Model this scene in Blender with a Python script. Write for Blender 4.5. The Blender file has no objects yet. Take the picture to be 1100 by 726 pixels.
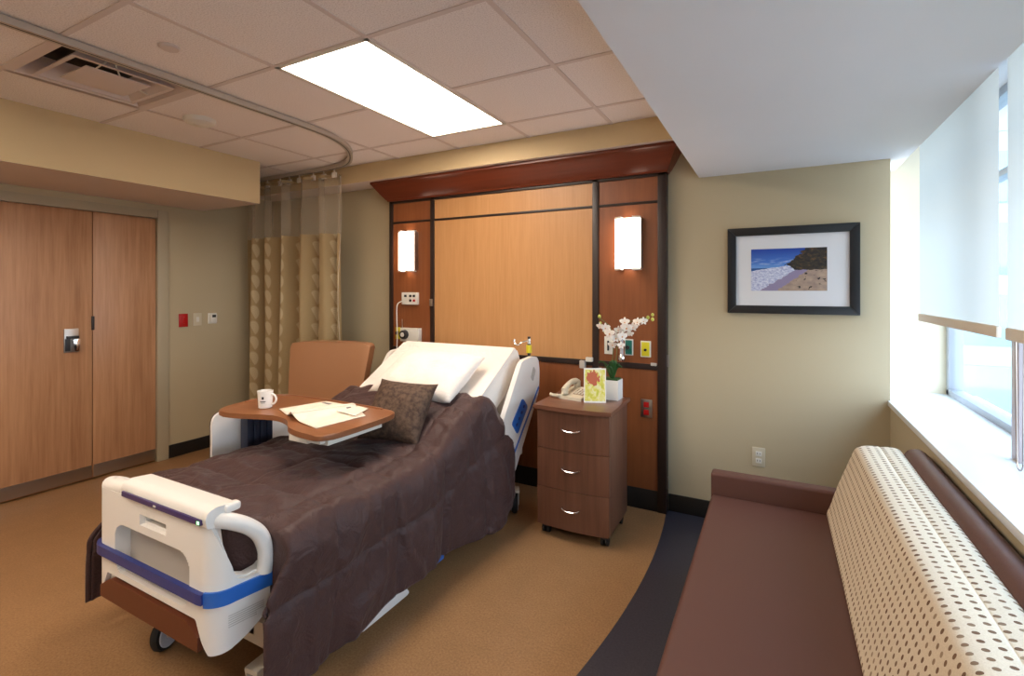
import bpy, bmesh, math, random
from mathutils import Vector, Matrix, noise
random.seed(7)
PI = math.pi
R = math.radians
S = bpy.context.scene
COL = S.collection

# ------------------------------------------------------------------ materials
def srgb(r, g, b):
    f = lambda c: (c/255/12.92) if c/255 <= .04045 else ((c/255+.055)/1.055)**2.4
    return (f(r), f(g), f(b), 1)

def mat(name, col, rough=.5, metal=0, spec=.5, **kw):
    m = bpy.data.materials.new(name); m.use_nodes = True
    p = m.node_tree.nodes['Principled BSDF']
    p.inputs['Base Color'].default_value = col
    p.inputs['Roughness'].default_value = rough
    p.inputs['Metallic'].default_value = metal
    p.inputs['Specular IOR Level'].default_value = spec
    for k, v in kw.items():
        p.inputs[k.replace('_', ' ')].default_value = v
    return m

class G:
    """small node graph helper"""
    def __init__(s, m):
        s.m = m; s.t = m.node_tree; s.p = s.t.nodes['Principled BSDF']
    def n(s, typ, **kw):
        x = s.t.nodes.new(typ)
        for k, v in kw.items(): setattr(x, k, v)
        return x
    def l(s, a, b): s.t.links.new(a, b)
    def coord(s, scale=(1, 1, 1), rot=(0, 0, 0), loc=(0, 0, 0), kind='Object'):
        c = s.n('ShaderNodeTexCoord'); mp = s.n('ShaderNodeMapping')
        mp.inputs['Scale'].default_value = scale
        mp.inputs['Rotation'].default_value = rot
        mp.inputs['Location'].default_value = loc
        s.l(c.outputs[kind], mp.inputs['Vector']); return mp.outputs[0]
    def noise(s, vec, scale=5, detail=3, rough=.5, dist=0):
        x = s.n('ShaderNodeTexNoise')
        x.inputs['Scale'].default_value = scale; x.inputs['Detail'].default_value = detail
        x.inputs['Roughness'].default_value = rough; x.inputs['Distortion'].default_value = dist
        s.l(vec, x.inputs['Vector']); return x.outputs['Fac']
    def ramp(s, fac, stops, interp='LINEAR'):
        x = s.n('ShaderNodeValToRGB'); x.color_ramp.interpolation = interp
        e = x.color_ramp.elements
        while len(e) < len(stops): e.new(.5)
        for i, (p, c) in enumerate(stops):
            e[i].position = p; e[i].color = c if len(c) == 4 else (*c, 1)
        s.l(fac, x.inputs[0]); return x.outputs[0]
    def math(s, op, a, b=None, c=None):
        x = s.n('ShaderNodeMath', operation=op)
        for i, v in enumerate((a, b, c)):
            if v is None: continue
            if isinstance(v, (int, float)): x.inputs[i].default_value = v
            else: s.l(v, x.inputs[i])
        return x.outputs[0]
    def mix(s, fac, a, b, blend='MIX'):
        x = s.n('ShaderNodeMix', data_type='RGBA', blend_type=blend)
        for i, v in ((0, fac), (6, a), (7, b)):
            if isinstance(v, (int, float, tuple)): x.inputs[i].default_value = v
            else: s.l(v, x.inputs[i])
        return x.outputs[2]
    def sep(s, vec):
        x = s.n('ShaderNodeSeparateXYZ'); s.l(vec, x.inputs[0]); return x.outputs
    def base(s, c): s.l(c, s.p.inputs['Base Color'])
    def bump(s, h, strength=.3, dist=.01):
        b = s.n('ShaderNodeBump'); b.inputs['Strength'].default_value = strength
        b.inputs['Distance'].default_value = dist
        s.l(h, b.inputs['Height']); s.l(b.outputs[0], s.p.inputs['Normal'])

def paint(name, col, rough=.6, bump=.08):
    m = mat(name, col, rough, spec=.3); g = G(m)
    v = g.coord()
    n = g.noise(v, 1.2, 2)
    g.base(g.mix(.5, col, g.ramp(n, [(.3, tuple(c*.95 for c in col[:3])), (.7, tuple(min(1, c*1.04) for c in col[:3]))])))
    g.bump(g.noise(v, 350, 2), bump, .002); return m

def wood(name, dark, light, rough=.35, axis='Z', fine=60, rot=None, stretch=.05, spec=.45):
    m = mat(name, light, rough, spec=spec); g = G(m)
    sc = {'Z': (1, 1, stretch), 'X': (stretch, 1, 1), 'Y': (1, stretch, 1)}[axis]
    v = g.coord(sc)
    n1 = g.noise(v, fine, 4, .6); n2 = g.noise(v, fine*.15, 3, .5, .5)
    f = g.math('ADD', g.math('MULTIPLY', n1, .55), g.math('MULTIPLY', n2, .45))
    g.base(g.ramp(f, [(.32, dark), (.68, light)]))
    g.bump(n1, .05, .002); return m

def emis(name, col, strength, base=(.8, .8, .8, 1)):
    m = mat(name, base, .4)
    p = m.node_tree.nodes['Principled BSDF']
    p.inputs['Emission Color'].default_value = col
    p.inputs['Emission Strength'].default_value = strength
    return m

M = {}
M['wall'] = paint('wall_paint', srgb(186, 172, 142))
M['wall_daylit'] = paint('daylit_wall_paint', srgb(222, 214, 192))  # wall paint made lighter, strong daylight on the recess put into the colour
M['bulk'] = paint('bulkhead_paint', srgb(206, 184, 144))
M['white_paint'] = paint('soffit_white_paint', srgb(232, 230, 230), .7)
M['bulk_under'] = paint('bulkhead_white_paint', srgb(214, 200, 190), .7)
M['trim_paint'] = paint('door_frame_paint', srgb(176, 165, 140), .4)
M['sill'] = mat('window_sill_laminate', srgb(226, 230, 232), .35)
M['black'] = mat('black_base', srgb(22, 20, 20), .45)
M['tbar'] = mat('grid_bar', srgb(214, 202, 198), .5)
M['door'] = wood('door_veneer', srgb(158, 112, 78), srgb(196, 150, 112), .35, 'Z', 45)
M['maple'] = wood('maple_veneer', srgb(184, 134, 84), srgb(200, 150, 100), .4, 'Z', 70)
M['cherry'] = wood('cherry_veneer', srgb(122, 68, 36), srgb(142, 84, 48), .38, 'Z', 40)
M['crown'] = wood('crown_cherry', srgb(96, 42, 24), srgb(118, 54, 32), .3, 'X', 30)
M['trim'] = mat('espresso_trim', srgb(38, 24, 20), .4)
M['cab'] = wood('cabinet_walnut', srgb(90, 57, 42), srgb(116, 77, 58), .38, 'Z', 45)
M['cabtop'] = wood('cabinet_top_walnut', srgb(102, 64, 48), srgb(130, 88, 68), .3, 'X', 45)
M['table'] = wood('table_laminate', srgb(130, 82, 52), srgb(152, 99, 65), .35, 'X', 40)
M['steel'] = mat('brushed_steel', srgb(178, 172, 166), .35, 1)
M['chrome'] = mat('chrome', srgb(225, 225, 225), .12, 1)
M['bedwhite'] = mat('bed_plastic', srgb(232, 228, 222), .32)
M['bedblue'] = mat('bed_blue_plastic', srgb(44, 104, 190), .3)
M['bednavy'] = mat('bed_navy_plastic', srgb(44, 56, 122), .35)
M['bedbrown'] = mat('bed_bumper_brown', srgb(96, 48, 28), .4)
M['bedbeige'] = mat('bed_frame_beige', srgb(206, 196, 180), .45)
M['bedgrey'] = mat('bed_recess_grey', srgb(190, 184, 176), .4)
M['rubber'] = mat('black_rubber', srgb(20, 20, 22), .6)
M['greywheel'] = mat('wheel_grey', srgb(190, 192, 200), .4)
M['white_plastic'] = mat('white_plastic', srgb(225, 222, 212), .4)
M['beige_plastic'] = mat('beige_plastic', srgb(206, 196, 170), .45)
M['red_plastic'] = mat('red_plastic', srgb(176, 14, 12), .4)
M['dark_plastic'] = mat('dark_plastic', srgb(34, 34, 38), .4)
M['yellow'] = mat('yellow_plastic', srgb(218, 204, 40), .4)
M['teal'] = mat('teal_plastic', srgb(30, 110, 96), .4)
M['ivory'] = mat('phone_ivory', srgb(214, 206, 184), .42)
M['ceramic'] = mat('white_ceramic', srgb(238, 236, 232), .15)
M['paper'] = mat('paper', srgb(238, 230, 216), .75)
M['green'] = mat('leaf_green', srgb(38, 78, 34), .4)
M['bud'] = mat('bud_green', srgb(190, 196, 90), .5)
M['stem'] = mat('stem_green', srgb(96, 104, 52), .5)
M['petal'] = mat('orchid_petal', srgb(244, 234, 222), .5, Subsurface_Weight=.1)
M['lip'] = mat('orchid_lip', srgb(226, 170, 120), .5)
M['led_green'] = emis('green_led', (.1, 1, .2, 1), 2)
M['sheet'] = mat('white_sheet', srgb(236, 228, 218), .8, spec=.2)
M['frame_black'] = mat('picture_frame_black', srgb(22, 22, 26), .35)
M['matboard'] = mat('picture_mat', srgb(226, 226, 228), .7)

# fabrics
def fabric(name, c1, c2, scale=300, rough=.9, bump=.25, wr=0):
    m = mat(name, c1, rough, spec=.25); g = G(m); v = g.coord()
    n = g.noise(v, scale, 2, .6)
    g.base(g.ramp(n, [(.35, c1), (.65, c2)]))
    if wr:
        w = g.noise(v, 9, 3, .55, 1.2)
        h = g.math('ADD', g.math('MULTIPLY', w, wr), g.math('MULTIPLY', n, .05))
        g.bump(h, .5, .03)
    else: g.bump(n, bump, .002)
    return m
M['comforter'] = fabric('comforter_satin', srgb(66, 46, 44), srgb(76, 54, 51), 220, .5, wr=1.0)
M['comforter'].node_tree.nodes['Principled BSDF'].inputs['Sheen Weight'].default_value = .08
M['throw'] = fabric('throw_pillow_fabric', srgb(66, 50, 42), srgb(100, 80, 66), 45, .7, .6)
M['vinyl'] = fabric('sofa_brown_vinyl', srgb(92, 61, 52), srgb(100, 67, 57), 500, .45, .15)
M['chairvinyl'] = fabric('armchair_tan_vinyl', srgb(158, 112, 78), srgb(166, 120, 86), 500, .45, .12)
M['linen'] = fabric('white_linen', srgb(238, 230, 220), srgb(244, 236, 228), 300, .85, wr=.5)

# ceiling tile
m = mat('ceiling_tile', srgb(206, 190, 184), .9, spec=.1); g = G(m); v = g.coord()
n = g.noise(v, 160, 3, .7)
g.base(g.ramp(n, [(.34, srgb(216, 208, 206)), (.5, srgb(240, 234, 232)), (.7, srgb(248, 242, 240))])); g.bump(n, .25, .003)
M['tile'] = m

# floor: tan speckled sheet vinyl with a dark inlay beyond a large arc
m = mat('floor_vinyl', srgb(176, 138, 92), .3, spec=.4); g = G(m); v = g.coord()
o = g.sep(v)
dx = g.math('ADD', o[0], 5.95); dy = g.math('SUBTRACT', o[1], 2.72)
dist = g.math('SQRT', g.math('ADD', g.math('MULTIPLY', dx, dx), g.math('MULTIPLY', dy, dy)))
mask = g.math('GREATER_THAN', dist, 5.345)
sp = g.noise(v, 110, 2, .7); lg = g.noise(v, 9, 4, .6)
tan = g.mix(g.ramp(lg, [(.35, (0, 0, 0)), (.65, (.6, .6, .6))]), g.ramp(sp, [(.3, srgb(136, 101, 68)), (.5, srgb(154, 116, 79)), (.72, srgb(168, 131, 94))]), g.ramp(sp, [(.3, srgb(132, 98, 65)), (.72, srgb(154, 118, 80))]))
navy = g.ramp(sp, [(.3, srgb(48, 48, 58)), (.7, srgb(64, 62, 72))])
g.base(g.mix(mask, tan, navy))
g.bump(lg, .02, .01)
M['floor'] = m

# sofa patterned upholstery: warm cream with offset rows of little brown ovals (uses UV)
m = mat('dotted_upholstery', srgb(214, 190, 150), .8, spec=.2); g = G(m)
uv = g.coord((1, 1, 1), kind='UV'); o = g.sep(uv)
pu, pv = .027, .029
row = g.math('FLOOR', g.math('DIVIDE', o[1], pv))
off = g.math('MULTIPLY', g.math('MODULO', row, 2), .5)
fu = g.math('SUBTRACT', g.math('FRACT', g.math('ADD', g.math('DIVIDE', o[0], pu), off)), .5)
fv = g.math('SUBTRACT', g.math('FRACT', g.math('DIVIDE', o[1], pv)), .5)
r2 = g.math('ADD', g.math('POWER', g.math('DIVIDE', fu, .21), 2), g.math('POWER', g.math('DIVIDE', fv, .24), 2))
dot = g.math('LESS_THAN', r2, 1)
cn = g.n('ShaderNodeTexWhiteNoise', noise_dimensions='2D')
cv = g.n('ShaderNodeCombineXYZ'); g.l(row, cv.inputs[0]); g.l(g.math('FLOOR', g.math('ADD', g.math('DIVIDE', o[0], pu), off)), cv.inputs[1])
g.l(cv.outputs[0], cn.inputs[0])
dc = g.ramp(cn.outputs[0], [(0, srgb(112, 84, 62)), (.6, srgb(132, 106, 82)), (1, srgb(160, 138, 112))])
ov = g.noise(g.coord(), 300, 2)
g.base(g.mix(dot, g.ramp(ov, [(.3, srgb(212, 196, 170)), (.7, srgb(224, 210, 186))]), dc))
g.bump(ov, .2, .002)
M['dots'] = m

# privacy curtain: tan with pale fans stacked in columns (UV: u along cloth, v height)
m = mat('curtain_fabric', srgb(160, 132, 90), .85, spec=.2); g = G(m)
uv = g.coord((1, 1, 1), kind='UV'); o = g.sep(uv)
cu, cvh = .18, .15
fu = g.math('SUBTRACT', g.math('FRACT', g.math('DIVIDE', o[0], cu)), .5)
fv = g.math('FRACT', g.math('DIVIDE', o[1], cvh))
fud = g.math('MULTIPLY', fu, cu); fvd = g.math('MULTIPLY', g.math('SUBTRACT', fv, .5), cvh)
rr = g.math('SQRT', g.math('ADD', g.math('POWER', g.math('DIVIDE', fud, .045), 2), g.math('POWER', g.math('DIVIDE', fvd, .07), 2)))
cut = g.math('GREATER_THAN', g.math('ADD', fud, g.math('MULTIPLY', fvd, .45)), -.012)
fan = g.math('MULTIPLY', g.math('LESS_THAN', rr, 1), cut)
ln = g.math('ADD', g.math('MULTIPLY', g.math('SINE', g.math('MULTIPLY', rr, 26)), .2), .75)
fan = g.math('MULTIPLY', fan, ln)
fn = g.noise(g.coord(), 260, 2)
g.base(g.mix(g.math('MULTIPLY', fan, .5), g.ramp(fn, [(.3, srgb(154, 132, 96)), (.7, srgb(170, 148, 110))]), srgb(218, 204, 172)))
M['curtain'] = m

def see_through(name, col, fac, rough=.8, translucent=0., tcol=None):
    m = bpy.data.materials.new(name); m.use_nodes = True; t = m.node_tree
    p = t.nodes['Principled BSDF']; out = t.nodes['Material Output']
    p.inputs['Base Color'].default_value = col; p.inputs['Roughness'].default_value = rough
    last = p.outputs[0]
    if translucent:
        tr = t.nodes.new('ShaderNodeBsdfTranslucent'); tr.inputs[0].default_value = tcol or col
        mx = t.nodes.new('ShaderNodeMixShader'); mx.inputs[0].default_value = translucent
        t.links.new(last, mx.inputs[1]); t.links.new(tr.outputs[0], mx.inputs[2]); last = mx.outputs[0]
    tp = t.nodes.new('ShaderNodeBsdfTransparent'); mx = t.nodes.new('ShaderNodeMixShader')
    mx.inputs[0].default_value = fac
    t.links.new(last, mx.inputs[1]); t.links.new(tp.outputs[0], mx.inputs[2])
    t.links.new(mx.outputs[0], out.inputs[0]); return m
M['mesh'] = see_through('curtain_mesh', srgb(196, 182, 160), .72)
M['glass'] = see_through('window_glass', (.9, .96, 1, 1), .93, .02)
M['blind'] = see_through('roller_blind_fabric', srgb(214, 212, 204), .0, .9, .55, srgb(196, 199, 192))
M['clear'] = see_through('clear_acrylic', srgb(230, 235, 240), .6, .1)
M['panel'] = emis('light_panel_diffuser', (1, .86, .72, 1), 12)
M['sconce'] = emis('sconce_diffuser', (1, .76, .60, 1), 8)

# beach photograph in the frame (local X 0-1, Z 0-1 through generated coords)
m = mat('beach_photo', (.2, .4, .8, 1), .35); g = G(m)
v = g.coord(kind='UV'); o = g.sep(v); x, z = o[0], o[1]
nz = g.noise(v, 9, 4, .6)
sky = g.ramp(z, [(.55, srgb(110, 160, 225)), (.68, srgb(70, 120, 205)), (1, srgb(20, 62, 160))])
cl = g.math('MULTIPLY', g.ramp(g.noise(g.coord((1, 3, 1), kind='UV'), 6, 3), [(.5, (0, 0, 0)), (.7, (1, 1, 1))]), g.math('SUBTRACT', 1, g.math('MINIMUM', 1, g.math('MULTIPLY', g.math('ABSOLUTE', g.math('SUBTRACT', z, .68)), 9))))
sky = g.mix(cl, sky, srgb(190, 210, 240))
sea = g.mix(g.math('GREATER_THAN', g.math('ADD', z, g.math('MULTIPLY', nz, .03)), .555), srgb(38, 84, 150), sky)
foamline = g.math('ADD', g.math('MULTIPLY', x, .22), g.math('MULTIPLY', nz, .10))
foam = g.math('LESS_THAN', z, g.math('ADD', .43, foamline))
c = g.mix(foam, sea, g.ramp(g.noise(v, 25, 4, .7), [(.35, srgb(150, 160, 205)), (.6, srgb(226, 230, 245))]))
sand1 = g.math('LESS_THAN', z, g.math('ADD', g.math('MULTIPLY', x, 1.02), g.math('SUBTRACT', g.math('MULTIPLY', nz, .16), .20)))
sand1 = g.math('MULTIPLY', sand1, g.math('LESS_THAN', z, g.math('ADD', .52, g.math('MULTIPLY', nz, .03))))
c = g.mix(sand1, c, srgb(150, 138, 170))
sand2 = g.math('LESS_THAN', z, g.math('ADD', g.math('MULTIPLY', x, 1.2), g.math('SUBTRACT', g.math('MULTIPLY', nz, .2), .52)))
sand2 = g.math('MULTIPLY', sand2, g.math('LESS_THAN', z, g.math('ADD', .52, g.math('MULTIPLY', nz, .05))))
c = g.mix(sand2, c, g.ramp(nz, [(.3, srgb(150, 128, 118)), (.7, srgb(190, 164, 140))]))
rocks = g.math('MULTIPLY', g.math('GREATER_THAN', g.noise(v, 16, 2, .5), .64), g.math('MULTIPLY', sand2, g.math('GREATER_THAN', x, .6)))
c = g.mix(rocks, c, srgb(40, 34, 34))
tree = g.math('MULTIPLY', g.math('GREATER_THAN', g.math('ADD', g.math('MULTIPLY', x, 1.5), g.math('MULTIPLY', nz, .5)), g.math('ADD', 1.0, g.math('MULTIPLY', g.math('ABSOLUTE', g.math('SUBTRACT', z, .62)), .9))), g.math('GREATER_THAN', g.math('ADD', z, g.math('MULTIPLY', nz, .1)), .54))
c = g.mix(tree, c, g.ramp(g.noise(v, 14, 4, .7), [(.35, srgb(26, 24, 30)), (.55, srgb(60, 50, 36)), (.7, srgb(120, 84, 44))]))
g.base(c)
M['beach'] = m

# greeting card and newspaper print
m = mat('card_print', srgb(236, 230, 150), .5); g = G(m); v = g.coord(kind='UV'); o = g.sep(v)
nz = g.noise(v, 5, 4, .6, .8)
c = g.ramp(nz, [(.3, srgb(186, 196, 60)), (.45, srgb(226, 220, 96)), (.62, srgb(240, 236, 190)), (.8, srgb(210, 220, 180))])
bx, bz = g.math('SUBTRACT', o[0], .42), g.math('SUBTRACT', o[1], .70)
rad = g.math('SQRT', g.math('ADD', g.math('MULTIPLY', bx, bx), g.math('MULTIPLY', g.math('MULTIPLY', bz, bz), 1.6)))
c = g.mix(g.math('LESS_THAN', g.math('ADD', rad, g.math('MULTIPLY', g.noise(v, 9, 3), .42)), .48), c, srgb(196, 104, 70))
brd = g.math('GREATER_THAN', g.math('MAXIMUM', g.math('ABSOLUTE', g.math('SUBTRACT', o[0], .5)), g.math('ABSOLUTE', g.math('SUBTRACT', o[1], .5))), .455)
g.base(g.mix(brd, c, srgb(240, 238, 230)))
M['card'] = m
m = mat('newsprint', srgb(236, 226, 208), .7); g = G(m); v = g.coord(kind='UV'); o = g.sep(v)
lines = g.math('GREATER_THAN', g.math('FRACT', g.math('MULTIPLY', o[1], 34)), .55)
cols = g.math('GREATER_THAN', g.math('FRACT', g.math('MULTIPLY', o[0], 4)), .12)
blk = g.math('GREATER_THAN', g.noise(v, 4, 1), .5)
f = g.math('MULTIPLY', g.math('MULTIPLY', lines, cols), g.math('MULTIPLY', blk, .22))
pic = g.math('MULTIPLY', g.math('LESS_THAN', g.math('ABSOLUTE', g.math('SUBTRACT', o[0], .25)), .15), g.math('LESS_THAN', g.math('ABSOLUTE', g.math('SUBTRACT', o[1], .86)), .04))
g.base(g.mix(pic, g.mix(f, srgb(240, 230, 212), srgb(120, 118, 116)), srgb(110, 106, 104)))
M['news'] = m

# ------------------------------------------------------------------ mesh helpers
def box(bm, x0, x1, y0, y1, z0, z1, bev=0, seg=2, rot=None):
    r = bmesh.ops.create_cube(bm, size=1)
    vs = r['verts']
    c = Vector(((x0+x1)/2, (y0+y1)/2, (z0+z1)/2))
    for v in vs:
        v.co = Vector((v.co.x*(x1-x0), v.co.y*(y1-y0), v.co.z*(z1-z0)))
    if bev:
        es = list({e for v in vs for e in v.link_edges})
        r2 = bmesh.ops.bevel(bm, geom=es, offset=bev, segments=seg, profile=.6, affect='EDGES', clamp_overlap=True)
        vs = list({v for f in r2['faces'] for v in f.verts} | {v for v in vs if v.is_valid})
        # include connected verts
        seen = set(vs); stack = list(vs)
        while stack:
            a = stack.pop()
            for e in a.link_edges:
                b = e.other_vert(a)
                if b not in seen: seen.add(b); stack.append(b)
        vs = list(seen)
    for v in vs:
        if rot is not None: v.co = rot @ v.co
        v.co += c
    return vs

def B(*a, **k):
    bm = bmesh.new(); box(bm, *a, **k); return bm

def cyl(bm, p0, p1, r0, r1=None, n=20, cap=True):
    r1 = r0 if r1 is None else r1
    p0, p1 = Vector(p0), Vector(p1); d = p1-p0
    q = d.to_track_quat('Z', 'Y').to_matrix()
    a = []; b = []
    for i in range(n):
        t = 2*PI*i/n; o = q @ Vector((math.cos(t), math.sin(t), 0))
        a.append(bm.verts.new(p0+o*r0)); b.append(bm.verts.new(p1+o*r1))
    for i in range(n):
        j = (i+1) % n; bm.faces.new((a[i], a[j], b[j], b[i]))
    if cap: bm.faces.new(a[::-1]); bm.faces.new(b)
    return a+b

def tube(bm, pts, r, n=8, cap=True, closed=False):
    pts = [Vector(p) for p in pts]; rings = []
    N = len(pts); prev = None
    for i, p in enumerate(pts):
        if closed: d = pts[(i+1) % N]-pts[i-1]
        else: d = (pts[min(i+1, N-1)]-pts[max(i-1, 0)])
        d.normalize()
        if prev is None:
            up = Vector((0, 0, 1)) if abs(d.z) < .9 else Vector((1, 0, 0))
            x = d.cross(up).normalized()
        else: x = (prev-d*prev.dot(d)).normalized()
        prev = x; y = d.cross(x)
        rr = r[i] if isinstance(r, (list, tuple)) else r
        rings.append([bm.verts.new(p+(x*math.cos(2*PI*k/n)+y*math.sin(2*PI*k/n))*rr) for k in range(n)])
    for i in range(N if closed else N-1):
        A, Bq = rings[i], rings[(i+1) % N]
        for k in range(n): bm.faces.new((A[k], A[(k+1) % n], Bq[(k+1) % n], Bq[k]))
    if cap and not closed: bm.faces.new(rings[0][::-1]); bm.faces.new(rings[-1])

def lathe(bm, prof, c=(0, 0, 0), n=32):
    rings = []
    for r, z in prof:
        if r < 1e-6: rings.append([bm.verts.new((c[0], c[1], c[2]+z))])
        else: rings.append([bm.verts.new((c[0]+r*math.cos(2*PI*k/n), c[1]+r*math.sin(2*PI*k/n), c[2]+z)) for k in range(n)])
    for A, Bq in zip(rings, rings[1:]):
        for k in range(n):
            j = (k+1) % n
            if len(A) == 1: f = (A[0], Bq[k], Bq[j])
            elif len(Bq) == 1: f = (A[k], A[j], Bq[0])
            else: f = (A[k], A[j], Bq[j], Bq[k])
            bm.faces.new(f)

def prism(bm, pts, a, b, plane='XY', bev=0, seg=2):
    """polygon pts extruded between a and b along the remaining axis"""
    def P(p, h):
        return {'XY': (p[0], p[1], h), 'XZ': (p[0], h, p[1]), 'YZ': (h, p[0], p[1])}[plane]
    A = [bm.verts.new(P(p, a)) for p in pts]; Bq = [bm.verts.new(P(p, b)) for p in pts]
    n = len(pts)
    fs = [bm.faces.new(A), bm.faces.new(Bq[::-1])]
    for i in range(n): fs.append(bm.faces.new((A[i], Bq[i], Bq[(i+1) % n], A[(i+1) % n])))
    if bev:
        es = list({e for f in fs[:2] for e in f.edges})
        bmesh.ops.bevel(bm, geom=es, offset=bev, segments=seg, profile=.6, affect='EDGES', clamp_overlap=True)

def roundpoly(pts, r, n=5):
    """round the corners of a 2-D polygon"""
    out = []; N = len(pts)
    for i, p in enumerate(pts):
        rr = r[i] if isinstance(r, (list, tuple)) else r
        p = Vector(p); a = Vector(pts[i-1]); b = Vector(pts[(i+1) % N])
        da, db = (a-p), (b-p)
        rr = min(rr, da.length*.49, db.length*.49)
        if rr < 1e-5: out.append(tuple(p)); continue
        q0 = p+da.normalized()*rr; q1 = p+db.normalized()*rr
        for k in range(n+1):
            t = k/n; out.append(tuple(q0*(1-t)**2+p*2*t*(1-t)+q1*t*t))
    return out

def smooth_pts(pts, n=6, closed=False):
    P = [Vector(p) for p in pts]; out = []; N = len(P)
    for i in range(N if closed else N-1):
        p0 = P[(i-1) % N] if closed or i > 0 else P[0]
        p1, p2 = P[i], P[(i+1) % N]
        p3 = P[(i+2) % N] if closed or i+2 < N else P[-1]
        for k in range(n):
            t = k/n
            out.append(.5*((2*p1)+(p2-p0)*t+(2*p0-5*p1+4*p2-p3)*t*t+(-p0+3*p1-3*p2+p3)*t**3))
    if not closed: out.append(P[-1])
    return out

def wm(o):
    m = Matrix.LocRotScale(o.location, o.rotation_euler, None)
    return wm(o.parent) @ m if o.parent else m

def obj(name, bm, material, parent=None, local=False, smooth=True, ang=40, label=None):
    """ONE mesh object; coordinates in bm are world unless local"""
    me = bpy.data.meshes.new(name)
    bmesh.ops.recalc_face_normals(bm, faces=bm.faces)
    bm.to_mesh(me); bm.free()
    ms = material if isinstance(material, (list, tuple)) else [material]
    for k in ms: me.materials.append(M[k] if isinstance(k, str) else k)
    if smooth:
        for p in me.polygons: p.use_smooth = True
        if ang: me.set_sharp_from_angle(angle=R(ang))
    o = bpy.data.objects.new(name, me); COL.objects.link(o)
    if parent:
        o.parent = parent
        if not local: me.transform(wm(parent).inverted())
    elif not local:
        xs = [v.co for v in me.vertices]
        c = Vector(((min(v.x for v in xs)+max(v.x for v in xs))/2, (min(v.y for v in xs)+max(v.y for v in xs))/2, min(v.z for v in xs)))
        me.transform(Matrix.Translation(-c)); o.location = c
    if label: o['label'] = label
    return o

def tag(o, label, cat, group=None, kind=None):
    o['label'] = label; o['category'] = cat
    if group: o['group'] = group
    if kind: o['kind'] = kind
    return o

def thing(name, label, cat, loc=(0, 0, 0), rotz=0, group=None):
    o = bpy.data.objects.new(name, None); COL.objects.link(o)
    o.location = loc; o.rotation_euler = (0, 0, rotz); o.empty_display_size = .1
    return tag(o, label, cat, group)

def struct(name, bm, m, parent=None, label=None, cat=None, keep=True, **k):
    me_local = keep and parent is None
    o = obj(name, bm, m, parent, local=me_local, **k)
    if parent is None:
        o['kind'] = 'structure'
        o['label'] = label or name.replace('_', ' ')
        o['category'] = cat or name.split('_')[0]
    return o

def dup(root, loc=None, rotz=None, label=None):
    r = root.copy(); COL.objects.link(r)
    if loc is not None: r.location = loc
    if rotz is not None: r.rotation_euler = (0, 0, rotz)
    if label: r['label'] = label
    for ch in list(root.children):
        c = ch.copy(); COL.objects.link(c); c.parent = r
        for gch in list(ch.children):
            d = gch.copy(); COL.objects.link(d); d.parent = c
    return r

def quad(bm, a, b, c, d, mi=0):
    f = bm.faces.new([bm.verts.new(p) for p in (a, b, c, d)]); f.material_index = mi; return f

def gridmesh(fn, nu, nv, uvfn=None, wrapv=False):
    """grid surface fn(i/nu, j/nv)->point"""
    bm = bmesh.new(); V = []
    for i in range(nu+1):
        V.append([bm.verts.new(fn(i/nu, j/nv)) for j in range(nv if wrapv else nv+1)])
    uvl = bm.loops.layers.uv.new('UVMap') if uvfn else None
    for i in range(nu):
        for j in range(nv):
            j2 = (j+1) % nv if wrapv else j+1
            f = bm.faces.new((V[i][j], V[i+1][j], V[i+1][j2], V[i][j2]))
            if uvl:
                for lp, (a, b) in zip(f.loops, ((i, j), (i+1, j), (i+1, j+1), (i, j+1))):
                    lp[uvl].uv = uvfn(a/nu, b/nv)
    return bm

# ------------------------------------------------------------------ dimensions
XL = -4.76      # left wall
YB = 3.467      # headwall plane
ZC = 2.60       # ceiling grid
ZS = 2.24       # soffit
XS = -.446      # soffit edge
XW = .573       # window-side low wall
YF = -1.6       # wall behind the camera
SILL = .872
YR = 3.85       # end of window recess
XG = .93        # glass

# ------------------------------------------------------------------ setting
bm = bmesh.new(); box(bm, -5.3, 1.3, YF-.12, 4.0, -.12, 0)
struct('floor', bm, 'floor', label='tan speckled vinyl floor with dark inlay beside the sofa', cat='floor', smooth=False)

struct('wall_back', B(XL-.12, XW+.0, YB, YB+.12, 0, ZC+.15), 'wall', label='khaki wall behind the bed and picture', cat='wall', smooth=False)
bm = bmesh.new(); box(bm, XL-.12, XL, YF, YB, 2.155, ZC+.15); box(bm, XL-.12, XL, 2.365, YB, 0, 2.155); box(bm, XL-.12, XL, YF, .1, 0, 2.155)
struct('wall_left', bm, 'wall', label='khaki wall around the wooden double doors', cat='wall', smooth=False)
struct('wall_front', B(XL-.12, 1.3, YF-.12, YF, 0, ZC+.15), 'wall', label='wall behind the viewpoint', cat='wall', smooth=False)
bm = bmesh.new(); box(bm, XW, XW+.1, YF, YR, 0, SILL-.03)
struct('wall_right', bm, 'wall', label='low tan wall under the window sill', cat='wall', smooth=False)
bm = bmesh.new(); box(bm, XW, XG+.05, YR, YR+.12, 0, 2.75)
struct('wall_recess', bm, 'wall_daylit', label='end wall of the window recess', cat='wall', smooth=False)
bm = bmesh.new(); box(bm, XW-.012, 1.05, YF, YR, SILL-.03, SILL, .004)
struct('trim_1', bm, 'sill', label='white window sill running behind the sofa', cat='window sill')

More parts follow.
